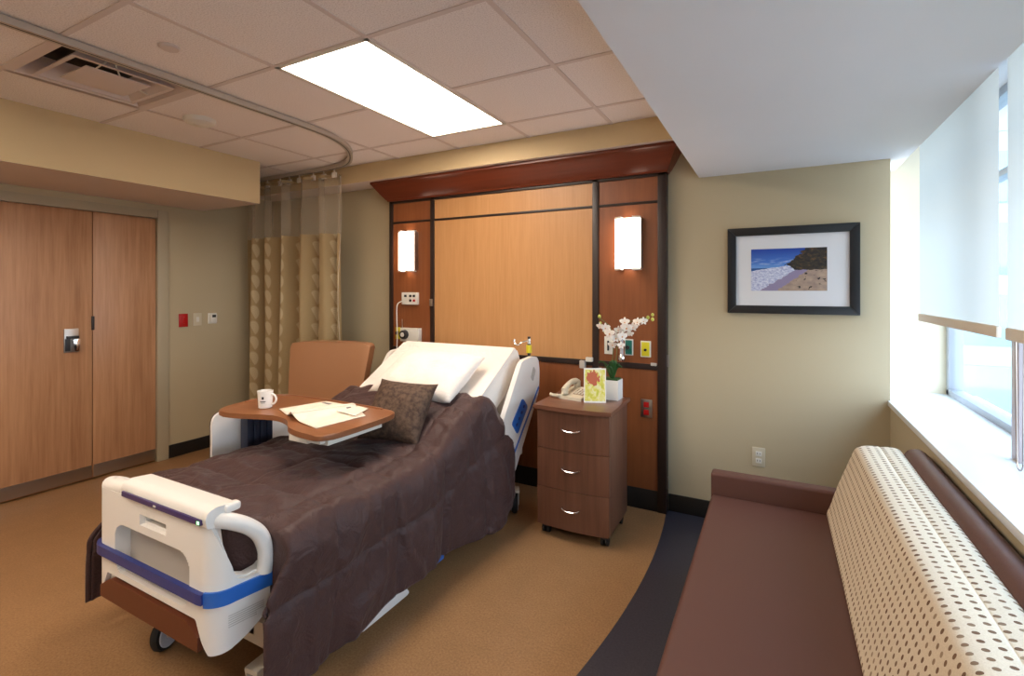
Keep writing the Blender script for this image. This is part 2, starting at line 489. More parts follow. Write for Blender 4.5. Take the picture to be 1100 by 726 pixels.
# ceiling: lay-in tiles; openings for the lamp and the diffuser
GX = [XL-.05, -4.01, -3.40, -2.79, -2.18, -1.57, -.96, -.35]
GY = [YF-.02, -.93, -.30, .33, .965, 1.595, 2.23, 2.865, YB+.02]
bm = bmesh.new()
def hole(i, j):
    if GX[i] == -3.40 and GY[j] == .965: return True
    if GX[i] == -2.18 and GY[j] in (1.595, 2.23): return True
    if GX[i] in (-2.18, -3.40) and GY[j] in (-.93, -.30): return True
    return False
for i in range(len(GX)-1):
    for j in range(len(GY)-1):
        if hole(i, j): continue
        box(bm, GX[i], GX[i+1], GY[j], GY[j+1], ZC, ZC+.015)
struct('ceiling', bm, 'tile', label='suspended ceiling of white speckled tiles', cat='ceiling', smooth=False)
bm = bmesh.new()
for x in GX[1:]: box(bm, x-.012, x+.012, YF, YB, ZC-.004, ZC+.001)
for y in GY[1:-1]:
    for i in range(len(GX)-1):
        box(bm, GX[i], GX[i+1], y-.012, y+.012, ZC-.0045, ZC+.001)
# drop the bars that would cross a lamp
for f in [f for f in bm.faces if abs(f.calc_center_median().y-2.23) < .02 and -2.16 < f.calc_center_median().x < -1.59]: bm.faces.remove(f)
struct('trim_2', bm, 'tbar', label='pale metal grid bars between ceiling tiles', cat='ceiling grid', smooth=False)

# soffit and bulkheads
bm = bmesh.new(); box(bm, XS, .655, YF, YR, ZS, ZC+.15)
struct('soffit_window', bm, 'white_paint', label='low white soffit over the sofa and window', cat='soffit', smooth=False)
bm = bmesh.new(); box(bm, .655, 1.3, YF, YR, 2.42, ZC+.15)
struct('soffit_pocket', bm, 'white_paint', label='white pocket ceiling above the blinds', cat='soffit', smooth=False)
def bulk(name, x0, x1, y0, y1, z0, label):
    bm = bmesh.new(); box(bm, x0, x1, y0, y1, z0, ZC+.1)
    for f in bm.faces:
        if f.calc_center_median().z < z0+.001: f.material_index = 1
    return struct(name, bm, ['bulk', 'bulk_under'], label=label, cat='bulkhead', smooth=False)
bulk('soffit_headwall', XL, XS, 3.20, YB, 2.445, 'narrow tan bulkhead above the wood crown')
bulk('soffit_door', XL, -3.922, YF, 2.73, ZS, 'tan bulkhead box above the wooden doors')

# baseboards
bm = bmesh.new(); box(bm, -.64, XW, YB-.012, YB, 0, .115, .003)
struct('baseboard_back', bm, 'black', label='black rubber base along the picture wall', cat='baseboard')
bm = bmesh.new(); box(bm, XL, -3.06, YB-.012, YB, 0, .115, .003)
struct('baseboard_corner', bm, 'black', label='black rubber base behind the curtain', cat='baseboard')
bm = bmesh.new(); box(bm, XL, XL+.012, 2.425, YB-.012, 0, .115, .003)
struct('baseboard_left', bm, 'black', label='black rubber base under the wall switches', cat='baseboard')
bm = bmesh.new(); box(bm, XW-.012, XW, YF, YB-.012, 0, .115, .003)
struct('baseboard_right', bm, 'black', label='black base behind the sofa', cat='baseboard')

tag(obj('door_leak_block', B(XL-.2, XL-.14, YF, YB, -.0, ZC), 'wall', smooth=False), 'unseen sheet added to block light under the double doors', 'wall', kind='structure')  # unseen sheet added close behind the doors to stop daylight leaking under them
# door frame and doors
bm = bmesh.new()
box(bm, XL-.06, XL+.018, 2.335, 2.425, 0, 2.19, .004)
box(bm, XL-.06, XL+.018, .08, 2.335, 2.12, 2.19, .004)
box(bm, XL-.06, XL+.018, .0, .08, 0, 2.19, .004)
struct('trim_3', bm, 'trim_paint', label='painted steel frame around the double doors', cat='door frame')
def door(name, y0, y1, label):
    bm = bmesh.new(); box(bm, XL-.055, XL-.008, y0+.003, y1-.003, .012, 2.118, .003)
    d = struct(name, bm, 'door', label=label, cat='door')
    obj('kick_plate', B(XL-.008, XL-.005, y0+.006, y1-.006, .018, .112, .001), 'steel', d)
    return d
d1 = door('door_1', .08, 1.881, 'wide wood veneer door leaf with metal latch')
d2 = door('door_2', 1.881, 2.335, 'narrow wood veneer door leaf beside wall switches')
bm = bmesh.new(); box(bm, XL-.008, XL+.004, 1.700, 1.790, 1.02, 1.20, .004)
h = obj('latch_plate', bm, 'steel', d1)
bm = bmesh.new(); box(bm, XL+.004, XL+.03, 1.712, 1.784, 1.125, 1.145, .003)
box(bm, XL+.004, XL+.012, 1.704, 1.735, 1.03, 1.125, .002)
obj('latch_recess', bm, 'dark_plastic', h)
bm = bmesh.new(); prism(bm, roundpoly([(1.742, 1.12), (1.786, 1.12), (1.78, 1.028), (1.752, 1.028)], .006), XL+.02, XL+.04, 'YZ', .003)
box(bm, XL+.003, XL+.022, 1.752, 1.776, 1.06, 1.10)
obj('paddle_handle', bm, 'chrome', h)
for z in (1.24,):
    obj('hinge', B(XL-.008, XL+.004, 1.872, 1.89, z-.06, z+.05, .003), 'trim', d1)

# ------------------------------------------------------------------ window
w = thing('window_1', 'long window with pale metal mullions above the sill', 'window', (XG, 1.2, SILL)); w['kind'] = 'structure'
bm = bmesh.new()
for z0, z1 in ((SILL, SILL+.035), (2.38, 2.42)): box(bm, XG-.025, XG+.045, YF, YR, z0, z1, .004)
for y in (3.80, .60, -1.4): box(bm, XG-.025, XG+.045, y, y+.045, SILL, 2.42, .004)
box(bm, XG-.02, XG+.04, YF, YR, 2.02, 2.05, .003)
obj('window_frame', bm, mat('window_frame_grey', srgb(150, 156, 164), .4), w)
obj('mullion', B(.775, XG+.045, 2.435, 2.50, SILL, 2.42, .004), mat('mullion_taupe', srgb(176, 166, 168), .4), w)
obj('mullion', B(.775, XG+.045, -.2, -.135, SILL, 2.42, .004), 'tbar', w)
obj('glass_pane', B(XG, XG+.006, YF+.01, YR-.01, SILL+.03, 2.40), 'glass', w, smooth=False)

def blind(y0, y1, label, chain_y):
    t = thing('roller_blind', label, 'blind', (.68, (y0+y1)/2, 1.35), group='pale roller blinds hanging in the window')
    def fn(a, b):
        return (.657+.004*math.sin(b*3)*math.sin(a*PI)*.5, y0+(y1-y0)*a, 1.375+(2.36-1.375)*b)
    obj('blind_cloth', gridmesh(fn, 12, 24), 'blind', t)
    obj('hem_bar', B(.650, .664, y0, y1, 1.338, 1.378, .005), mat('blind_hem', srgb(226, 216, 198), .6), t)
    bm = bmesh.new(); cyl(bm, (.70, y0, 2.37), (.70, y1, 2.37), .03); obj('roller', bm, 'white_plastic', t)
    bm = bmesh.new(); pts = []
    for k in range(13): pts.append((.69, chain_y+.012*math.sin(k/12*PI), 2.34-1.40*k/12))
    for k in range(1, 6): pts.append((.69, chain_y-.02+.02*math.cos(k/6*PI), .94-.02*math.sin(k/6*PI)))
    for k in range(13): pts.append((.69, chain_y-.045-.01*math.sin(k/12*PI), .94+1.40*k/12))
    tube(bm, pts, .0022, 5); obj('pull_chain', bm, 'steel', t, label='thin grey pull chain')
    return t
blind(2.215, 3.24, 'long pale roller blind nearest the picture wall', 2.18)
blind(.75, 2.145, 'pale roller blind cropped by the right edge of the photo', .72)
blind(-1.5, .68, 'pale roller blind behind the viewpoint', -1.53)

# outside: pale glazed building across the street
t = thing('office_building', 'pale glazed building seen through the window glass', 'building', (9, 14, -6))
bm = bmesh.new(); box(bm, 2.6, 24, 13, 24, -6, 5.4)
obj('facade', bm, mat('facade_pale', srgb(150, 172, 176), .5), t)
fg = mat('facade_glass_blue', srgb(112, 142, 154), .1)
for k in range(8):
    obj('window_band', B(2.7, 23.9, 12.93, 13.0, -5.2+k*1.4, -4.2+k*1.4, .01), fg, t)
bm = bmesh.new(); box(bm, 1.4, 60, -40, 60, -6.2, -6)
tag(obj('street', bm, mat('street_grey', srgb(120, 120, 118), .8)), 'pale street below the window', 'street', kind='structure')

# ------------------------------------------------------------------ headwall panelling
t = thing('headboard_wall_panel', 'maple and cherry wood headwall panel with dark trim behind the bed', 'wall panel', (-1.85, YB, 0))
yf = 3.40
obj('backing_board', B(-3.055, -.645, yf+.012, YB, 0, 2.29), 'trim', t, smooth=False)
obj('plinth', B(-3.05, -.65, yf-.004, yf+.012, 0, .14, .002), 'black', t)
bm = bmesh.new()
for x0, x1 in ((-3.058, -3.02), (-2.603, -2.563), (-1.158, -1.112), (-.700, -.642)):
    box(bm, x0, x1, yf-.012, yf+.012, .0, 2.285, .003)
box(bm, -3.058, -.642, yf-.010, yf+.012, .955, .995, .003)
box(bm, -3.058, -.642, yf-.006, yf+.012, 2.085, 2.103, .002)
box(bm, -3.058, -.642, yf-.012, yf+.012, 2.265, 2.29, .003)
obj('dark_trim', bm, 'trim', t)
for x0, x1, mm in ((-3.02, -2.603, 'cherry'), (-2.563, -1.158, 'maple'), (-1.112, -.700, 'cherry')):
    obj('upper_panel', B(x0, x1, yf, yf+.012, 2.103, 2.265), mm, t, smooth=False)
    obj('main_panel', B(x0, x1, yf, yf+.012, .995, 2.085), mm, t, smooth=False)
    obj('lower_panel', B(x0, x1, yf, yf+.012, .14, .955), 'cherry', t, smooth=False)
# crown
prof = [(0, 2.285), (.012, 2.285), (.018, 2.296), (.03, 2.303), (.07, 2.345), (.11, 2.39), (.135, 2.418), (.145, 2.424), (.145, 2.444)]
bm = bmesh.new(); rings = []
for d, z in prof:
    e = d*.62
    rings.append([bm.verts.new(p) for p in ((-3.06-e, YB, z), (-3.06-e, yf-.012-d, z), (-.642+e, yf-.012-d, z), (-.642+e, YB, z))])
for A, Bq in zip(rings, rings[1:]):
    for k in range(3): bm.faces.new((A[k], A[k+1], Bq[k+1], Bq[k]))
bm.faces.new(rings[0]); bm.faces.new(rings[-1])
obj('crown_moulding', bm, 'crown', t, ang=25)
for z in (1.02, .20):
    obj('side_clip', B(-.645, -.632, yf+.01, yf+.035, z-.04, z+.04, .003), 'steel', t, label='small steel clip on the panel edge')
obj('stile_latch', B(-2.598, -2.572, yf-.03, yf-.012, 1.36, 1.42, .004), 'steel', t, label='small steel latch on the dark stile')

# sconces
def sconce(x0, x1, z0, z1, label):
    t = thing('wall_sconce', label, 'wall lamp', ((x0+x1)/2, yf, z0), group='lit sconces on the headwall')
    obj('back_plate', B(x0+.015, x1-.015, yf-.02, yf, z0+.01, z1-.01, .003), 'steel', t)
    n = 10; pts = []
    for k in range(n+1):
        a = -1+2*k/n; pts.append(((x0+x1)/2+a*(x1-x0)/2, yf-.02-.05*(1-a*a*.6)-.01))
    bm = bmesh.new()
    poly = [(x0+.004, yf-.02)]+pts+[(x1-.004, yf-.02)]
    prism(bm, poly, z0+.012, z1-.012, 'XY', .003)
    obj('lamp_shade', bm, 'sconce', t)
    for za, zb in ((z0, z0+.012), (z1-.012, z1)):
        for q in ([(x0, yf-.016), (x0, yf-.055), (x0+.05, yf-.085), (x0+.05, yf-.016)], [(x1-.05, yf-.016), (x1-.05, yf-.085), (x1, yf-.055), (x1, yf-.016)]):
            bm = bmesh.new(); prism(bm, q, za, zb, 'XY', .001)
            obj('end_bracket', bm, 'white_plastic', t)
    bm = bmesh.new(); box(bm, x1-.001, x1+.006, yf-.05, yf-.0, z0+.01, z1-.01, .002)
    obj('side_strip', bm, 'steel', t)
    return t
sconce(-2.917, -2.745, 1.656, 2.012, 'glowing white sconce on the left cherry panel')
sconce(-.98, -.805, 1.634, 1.998, 'glowing white sconce above the orchid')

# ------------------------------------------------------------------ plates and devices on the walls
def plate(name, label, cat, x0, x1, z0, z1, m='white_plastic', y=yf, d=.008, group=None):
    t = thing(name, label, cat, ((x0+x1)/2, y, z0), group=group)
    obj('cover_plate', B(x0, x1, y-d, y, z0, z1, .003), m, t)
    return t
# nurse call station with cord
t = plate('nurse_call_station', 'white control box with cord below the left sconce', 'call station', -2.90, -2.73, 1.37, 1.475, 'white_plastic', d=.03)
for (x, z) in ((-2.855, 1.445), (-2.80, 1.445), (-2.76, 1.445), (-2.80, 1.405), (-2.76, 1.405)):
    obj('button', B(x-.012, x+.012, yf-.036, yf-.03, z-.01, z+.01, .002), 'dark_plastic' if (x, z) != (-2.76, 1.405) else 'red_plastic', t)
bm = bmesh.new()
tube(bm, smooth_pts([(-2.885, yf-.02, 1.40), (-2.93, yf-.05, 1.37), (-2.945, yf-.04, 1.25), (-2.94, yf-.04, 1.1), (-2.93, yf-.05, .95), (-2.85, yf-.06, .8), (-2.7, yf-.05, .72)], 6), .005, 6)
obj('cord', bm, 'white_plastic', t)
t = plate('gas_outlet', 'yellow medical outlet at the far left of the headwall', 'outlet', -2.985, -2.935, 1.06, 1.165, 'yellow', d=.012)
obj('port', B(-2.972, -2.948, yf-.03, yf-.012, 1.10, 1.13, .004), 'dark_plastic', t)
t = plate('wall_monitor', 'white device with round black dial behind the mattress', 'medical device', -2.90, -2.70, 1.05, 1.165, 'white_plastic', d=.05)
bm = bmesh.new(); cyl(bm, (-2.845, yf-.05, 1.11), (-2.845, yf-.085, 1.11), .04, .036); obj('dial', bm, 'dark_plastic', t)
bm = bmesh.new(); cyl(bm, (-2.845, yf-.085, 1.11), (-2.845, yf-.088, 1.11), .02); obj('dial_face', bm, 'white_plastic', t)
bm = bmesh.new(); tube(bm, [(-2.89, yf-.03, 1.15), (-2.89, yf-.035, 1.24)], .004, 6); obj('hook', bm, 'steel', t)
# right panel plates
t = plate('vacuum_outlet', 'pale double outlet plate behind the orchid blooms', 'outlet', -1.07, -1.01, 1.045, 1.17, 'white_plastic')
obj('port', B(-1.046, -1.034, yf-.02, yf-.008, 1.07, 1.14, .003), 'dark_plastic', t)
t = plate('oxygen_outlet', 'teal green medical outlet beside the orchid', 'outlet', -.925, -.865, 1.045, 1.158, 'white_plastic')
obj('face', B(-.918, -.872, yf-.014, yf-.008, 1.052, 1.150, .003), 'teal', t)
bm = bmesh.new(); cyl(bm, (-.90, yf-.014, 1.10), (-.90, yf-.03, 1.10), .014); obj('port', bm, 'dark_plastic', t)
t = plate('air_outlet', 'yellow medical outlet right of the teal one', 'outlet', -.815, -.745, 1.04, 1.15, 'white_plastic')
obj('face', B(-.807, -.753, yf-.014, yf-.008, 1.047, 1.143, .003), 'yellow', t)
bm = bmesh.new(); cyl(bm, (-.78, yf-.014, 1.09), (-.78, yf-.024, 1.09), .009); obj('port', bm, 'dark_plastic', t)
# flowmeter hanging in front of the teal outlet
t = thing('flowmeter', 'clear flowmeter tube with chrome end hanging by the teal outlet', 'flowmeter', (-.935, yf, 1.0))
bm = bmesh.new(); cyl(bm, (-.935, yf-.045, 1.05), (-.935, yf-.045, 1.20), .012); obj('tube', bm, 'clear', t)
bm = bmesh.new(); lathe(bm, [(0, 0), (.02, .004), (.026, .02), (.02, .04), (.012, .05), (0, .05)], (-.935, yf-.045, 1.005)); obj('chrome_cup', bm, 'chrome', t)
obj('mount', B(-.945, -.925, yf-.045, yf, 1.11, 1.125, .002), 'steel', t)
# red outlets low
t = plate('red_power_outlet', 'steel plate with red sockets right of the drawer cabinet', 'outlet', -.813, -.737, .630, .752, 'steel')
for z in (.665, .717):
    obj('socket', B(-.793, -.757, yf-.014, yf-.008, z-.018, z+.018, .004), 'red_plastic', t)
# small boxes on the rail
t = plate('bed_connector', 'small grey connector box on the dark rail left of the orchid', 'connector', -1.245, -1.205, .935, .99, 'bedgrey', y=yf-.01, d=.03)
t2 = plate('cable_socket', 'tiny white socket box on the dark rail corner', 'connector', -1.20, -1.150, .985, 1.015, 'white_plastic', y=yf-.012, d=.025)
plate('rail_tag', 'little grey plate on the rail under the yellow outlet', 'label plate', -.745, -.705, .985, 1.005, 'bedgrey', y=yf-.01, d=.006)

def wall_outlet(name, label, x0, x1, z0, z1, y, m='beige_plastic'):
    t = plate(name, label, 'outlet', x0, x1, z0, z1, m, y=y, d=.006)
    zc = (z0+z1)/2; xc = (x0+x1)/2
    for s in (-1, 1):
        f = obj('receptacle', B(xc-.017, xc+.017, y-.009, y-.006, zc+s*.022-.015, zc+s*.022+.015, .003), 'white_plastic', t)
        bm = bmesh.new()
        for q in (-1, 1): box(bm, xc+q*.007-.0015, xc+q*.007+.0015, y-.0096, y-.0085, zc+s*.022-.004, zc+s*.022+.006)
        obj('slot', bm, 'dark_plastic', f, smooth=False)
    return t
wall_outlet('wall_outlet', 'beige duplex wall outlet below the framed picture', -.130, -.056, .388, .508, YB)

def lplate(name, label, cat, y0, y1, z0, z1, m):
    t = thing(name, label, cat, (XL, (y0+y1)/2, z0))
    obj('cover_plate', B(XL, XL+.008, y0, y1, z0, z1, .003), m, t); return t
t = lplate('red_switch_plate', 'red switch plate on the wall beside the doors', 'switch', 2.515, 2.592, 1.16, 1.28, 'red_plastic')
obj('rocker', B(XL+.008, XL+.013, 2.54, 2.567, 1.19, 1.25, .002), 'red_plastic', t)
t = lplate('light_switch', 'beige light switch between the red plate and the thermostat', 'switch', 2.64, 2.715, 1.165, 1.28, 'beige_plastic')
obj('toggle', B(XL+.008, XL+.014, 2.665, 2.69, 1.20, 1.245, .002), 'white_plastic', t)
t = lplate('thermostat', 'small white thermostat nearest the curtain', 'thermostat', 2.775, 2.855, 1.175, 1.275, 'white_plastic')
obj('housing', B(XL+.008, XL+.03, 2.785, 2.848, 1.185, 1.268, .006), 'white_plastic', t)
obj('display', B(XL+.03, XL+.032, 2.80, 2.835, 1.235, 1.26, .001), 'dark_plastic', t)

# framed picture
t = thing('framed_picture', 'black framed beach photograph with wide white mat', 'picture', (.08, YB, 1.351))
x0, x1, z0, z1, fw = -.271, .43, 1.351, 1.888, .05
bm = bmesh.new(); ya, yb = YB-.028, YB-.001
def mitre(bm, pts_o, pts_i):
    for k in range(4):
        a, b = pts_o[k], pts_o[(k+1) % 4]; c, d = pts_i[(k+1) % 4], pts_i[k]
        prism(bm, [a, b, c, d], ya, yb, 'XZ', .003)
mitre(bm, [(x0, z0), (x1, z0), (x1, z1), (x0, z1)], [(x0+fw, z0+fw), (x1-fw, z0+fw), (x1-fw, z1-fw), (x0+fw, z1-fw)])
obj('frame', bm, 'frame_black', t)
obj('mat_board', B(x0+fw, x1-fw, YB-.014, YB-.006, z0+fw, z1-fw), 'matboard', t, smooth=False)
bm = bmesh.new(); uvl = bm.loops.layers.uv.new('UVMap')
f = quad(bm, (-.135, YB-.015, 1.493), (.27, YB-.015, 1.493), (.27, YB-.015, 1.752), (-.135, YB-.015, 1.752))
for lp, uv in zip(f.loops, ((0, 0), (1, 0), (1, 1), (0, 1))): lp[uvl].uv = uv
obj('beach_print', bm, 'beach', t, smooth=False)

# ------------------------------------------------------------------ ceiling fixtures
def troffer(x0, x1, y0, y1, label):
    t = thing('ceiling_light_panel', label, 'ceiling light', ((x0+x1)/2, (y0+y1)/2, ZC), group='lit ceiling panels')
    bm = bmesh.new(); w_ = .022
    for a in ((x0, x1, y0, y0+w_), (x0, x1, y1-w_, y1), (x0, x0+w_, y0, y1), (x1-w_, x1, y0, y1)):
        box(bm, a[0], a[1], a[2], a[3], ZC-.006, ZC+.03)
    obj('frame', bm, 'white_plastic', t, smooth=False)
    obj('diffuser', B(x0+w_, x1-w_, y0+w_, y1-w_, ZC-.002, ZC+.012), 'panel', t, smooth=False)
    obj('housing', B(x0+.01, x1-.01, y0+.01, y1-.01, ZC+.03, ZC+.1), 'steel', t, smooth=False)
troffer(-2.18, -1.57, 1.595, 2.865, 'bright rectangular ceiling light above the bed')
troffer(-2.18, -1.57, -.93, .33, 'bright ceiling light behind the viewpoint')
troffer(-3.40, -2.79, -.93, .33, 'unseen fill panel added behind the viewpoint, on the door side')  # invented fill fixture out of view, brightens the door bulkhead and left floor

# supply diffuser
t = thing('air_diffuser', 'square louvred air diffuser in the ceiling by the curtain track', 'air vent', (-3.095, 1.28, ZC))
cx, cy = -3.095, 1.28
def sqring(bm, a0, z0, a1, z1):
    A = [bm.verts.new((cx+sx*a0, cy+sy*a0, z0)) for sx, sy in ((-1, -1), (1, -1), (1, 1), (-1, 1))]
    Bq = [bm.verts.new((cx+sx*a1, cy+sy*a1, z1)) for sx, sy in ((-1, -1), (1, -1), (1, 1), (-1, 1))]
    for k in range(4): bm.faces.new((A[k], A[(k+1) % 4], Bq[(k+1) % 4], Bq[k]))
bm = bmesh.new(); sqring(bm, .305, ZC-.004, .275, ZC-.004); sqring(bm, .275, ZC-.004, .20, ZC+.09); obj('rim', bm, 'tbar', t, smooth=False)
bm = bmesh.new(); sqring(bm, .225, ZC-.012, .205, ZC-.012); sqring(bm, .205, ZC-.012, .13, ZC+.07); sqring(bm, .225, ZC-.012, .15, ZC+.072); obj('louvre', bm, 'tbar', t, smooth=False)
bm = bmesh.new(); prism(bm, [(cx-.14, cy-.14), (cx+.14, cy-.14), (cx+.14, cy+.14), (cx-.14, cy+.14)], ZC-.014, ZC-.008, 'XY', .002); obj('centre_pan', bm, 'tbar', t)
bm = bmesh.new(); box(bm, cx-.2, cx+.2, cy-.2, cy+.2, ZC+.09, ZC+.3); obj('plenum', bm, 'black', t, smooth=False)
for wa, wb in (((cx+.02, cy+.14, ZC-.008), (cx-.04, cy+.24, ZC+.0)), ((cx+.14, cy+.0, ZC-.01), (cx+.24, cy-.06, ZC)), ((cx+.14, cy-.1, ZC-.01), (cx+.24, cy-.1, ZC))):
    bm = bmesh.new(); tube(bm, [wa, wb], .004, 6); obj('hanger_wire', bm, 'white_plastic', t)

bm = bmesh.new(); lathe(bm, [(0, 0), (.062, .001), (.085, .012), (.092, .03), (.092, .038), (0, .038)], (-3.28, 1.86, ZC-.038))
t = thing('smoke_detector', 'round white smoke detector on the ceiling', 'smoke detector', (-3.28, 1.86, ZC-.038))
obj('body', bm, 'white_plastic', t)
bm = bmesh.new(); lathe(bm, [(0, -.004), (.03, -.003), (.036, .002), (0, .002)], (-3.28, 1.86, ZC-.038)); obj('sensor_cap', bm, 'white_plastic', t)
bm = bmesh.new(); lathe(bm, [(0, 0), (.036, 0), (.042, .006), (.042, .012), (0, .012)], (-2.42, 1.24, ZC-.012))
tag(obj('sprinkler_cover', bm, 'tbar'), 'small round sprinkler cover disc on a ceiling tile', 'sprinkler')

# ------------------------------------------------------------------ privacy curtain and its track
ZT = 2.572
path = [(-2.73, YF+.05)]+[(p.x, p.y) for p in smooth_pts([(-2.73, 2.2, 0), (-2.755, 2.45, 0), (-2.85, 2.68, 0), (-3.0, 2.87, 0), (-3.2, 3.03, 0), (-3.42, 3.10, 0), (-3.65, 3.12, 0)], 5)]+[(-4.74, 3.12)]
bm = bmesh.new()
def ribbon(bm, path, w_, z0, z1):
    L = []
    for i, p in enumerate(path):
        a = Vector(path[max(i-1, 0)]); b = Vector(path[min(i+1, len(path)-1)]); d = (b-a).normalized(); n = Vector((-d.y, d.x))
        L.append([bm.verts.new((p[0]+n.x*s*w_/2, p[1]+n.y*s*w_/2, z)) for s, z in ((-1, z0), (1, z0), (1, z1), (-1, z1))])
    for A, Bq in zip(L, L[1:]):
        for k in range(4): bm.faces.new((A[k], A[(k+1) % 4], Bq[(k+1) % 4], Bq[k]))
    bm.faces.new(L[0]); bm.faces.new(L[-1][::-1])
ribbon(bm, path, .042, ZC-.036, ZC-.005)
t = thing('curtain_track', 'pale metal curtain track curving across the ceiling', 'curtain track', (-2.745, 1.5, ZC-.034))
obj('rail', bm, mat('track_metal', srgb(190, 182, 172), .4, .3), t)
bm = bmesh.new(); ribbon(bm, path, .008, ZC-.0365, ZC-.0338); obj('slot', bm, 'dark_plastic', t)

cx0, cx1 = -4.70, -3.39
nfold = 5.5
def cpath(a):
    x = cx0+(cx1-cx0)*a+.02*math.sin(a*nfold*2*PI*.5+1)
    ph = a*nfold*2*PI
    y = 3.115+.062*math.sin(ph)+.022*math.sin(ph*1.7+1)
    return x, y
CU = [0]
NN = 220
for i in range(NN):
    a, b = cpath(i/NN), cpath((i+1)/NN); CU.append(CU[-1]+math.hypot(a[0]-b[0], a[1]-b[1]))
t = thing('privacy_curtain', 'tan hospital curtain with fan pattern and clear mesh top', 'curtain', (-4.05, 3.12, .3))
def cfn(z0, z1):
    def fn(a, b):
        x, y = cpath(a); z = z0+(z1-z0)*b
        k = 1+.25*(2.5-z)/2.2
        return (x+.012*math.sin(z*2.3+a*20), 3.12+(y-3.12)*k, z)
    return fn
cuv = lambda z0, z1: (lambda a, b: (CU[round(a*NN)], z0+(z1-z0)*b))
obj('cloth', gridmesh(cfn(.30, 2.0), NN, 14, cuv(.3, 2.0)), 'curtain', t, ang=0)
obj('mesh_top', gridmesh(cfn(2.0, 2.50), NN, 4, cuv(2, 2.5)), 'mesh', t, ang=0, label='sheer mesh upper band')
obj('top_hem', gridmesh(cfn(2.495, 2.52), NN, 1, cuv(2, 2.5)), 'curtain', t, ang=0)
obj('side_hem', gridmesh(lambda a, b: (cx1+.001+a*.005, 3.12+.02*math.sin(b*9), .3+2.2*b), 2, 30), 'sheet', t)
for k in range(9):
    a = .03+k*.117; x, y = cpath(a)
    bm = bmesh.new(); box(bm, x-.026, x+.026, 3.112, 3.128, 2.495, 2.54, .003); box(bm, x-.005, x+.005, 3.116, 3.124, 2.54, 2.566)
    obj('hook_tab', bm, 'sheet', t)

# ------------------------------------------------------------------ hospital bed
bx = -2.05
bed = thing('hospital_bed', 'white hospital bed with raised head section and blue striped footboard', 'bed', (bx, 2.1, 0))
HZ0, HY0, HY1, HZ1 = .60, 2.10, 3.0, 1.115      # incline of the mattress top
def ztop(y):
    if y < HY0-.12: return HZ0
    if y > HY0+.12: return HZ0+(y-HY0)*(HZ1-HZ0)/(HY1-HY0)
    q = (y-HY0+.12)/.24; return HZ0+(HZ1-HZ0)/(HY1-HY0)*.24*q*q/2
dirv = Vector((0, HY1-HY0, HZ1-HZ0)).normalized(); nrm = Vector((0, -dirv.z, dirv.y))
# mattress: profile swept across
top = []; N1 = 26
for i in range(N1+1):
    y = 1.185+(HY1-1.185)*i/N1; top.append((y, ztop(y)))
th = .19
bot = []
for (y, z) in top[::-1]:
    sl = 0 if y < HY0-.12 else min(1, (y-HY0+.12)/.24)
    bot.append((y+dirv.z*th*sl, z-th*(1-sl)-dirv.y*th*sl))
prof = top+bot
prof = roundpoly(prof[:1]+prof[1:N1]+[prof[N1], prof[N1+1]]+prof[N1+2:-1]+prof[-1:], [.03]*1+[0]*(N1-1)+[.05, .05]+[0]*(N1-1)+[.03], 4)
bm = bmesh.new(); prism(bm, prof, bx-.48, bx+.48, 'YZ', .05, 5)
obj('mattress', bm, 'linen', bed, ang=50)
# frame
bm = bmesh.new()
box(bm, bx-.42, bx+.42, 1.12, 2.15, .36, .44, .01)
box(bm, bx-.30, bx-.22, 1.2, 3.1, .17, .25, .01); box(bm, bx+.22, bx+.30, 1.2, 3.1, .17, .25, .01)
for y in (1.25, 2.95): box(bm, bx-.33, bx+.42, y-.05, y+.05, .14, .24, .012)
for y in (1.6, 2.6):
    box(bm, bx-.25, bx-.19, y-.04, y+.04, .22, .40, .01); box(bm, bx+.19, bx+.25, y-.04, y+.04, .22, .40, .01)
box(bm, bx-.42, bx+.42, 2.15, 3.05, .36, .42, .01)
obj('base_frame', bm, 'bedbeige', bed)
bm = bmesh.new()
v = box(bm, bx-.44, bx+.44, -.52, .42, -.03, 0, .01)
rot = Matrix(((1, 0, 0), (0, dirv.y, -dirv.z), (0, dirv.z, dirv.y)))
c0 = Vector((0, (HY0+HY1)/2, (HZ0+HZ1)/2))-nrm*(th+.01)
for q in v: q.co = rot @ q.co+c0
box(bm, bx-.05, bx+.05, 2.75, 2.83, .40, .75, .01)
obj('back_section', bm, 'bedwhite', bed)
bm = bmesh.new()
prism(bm, roundpoly([(1.52, .06), (1.56, .112), (1.80, .112), (1.84, .06)], .02), bx+.475, bx+.52, 'YZ', .008)
box(bm, bx+.26, bx+.50, 1.62, 1.72, .085, .105)
box(bm, bx+.24, bx+.28, 1.62, 1.72, .10, .2)
obj('side_rail_step', bm, 'bedwhite', bed)
obj('brake_pedal', B(bx+.48, bx+.53, 1.98, 2.10, .10, .125, .008), 'bedblue', bed)
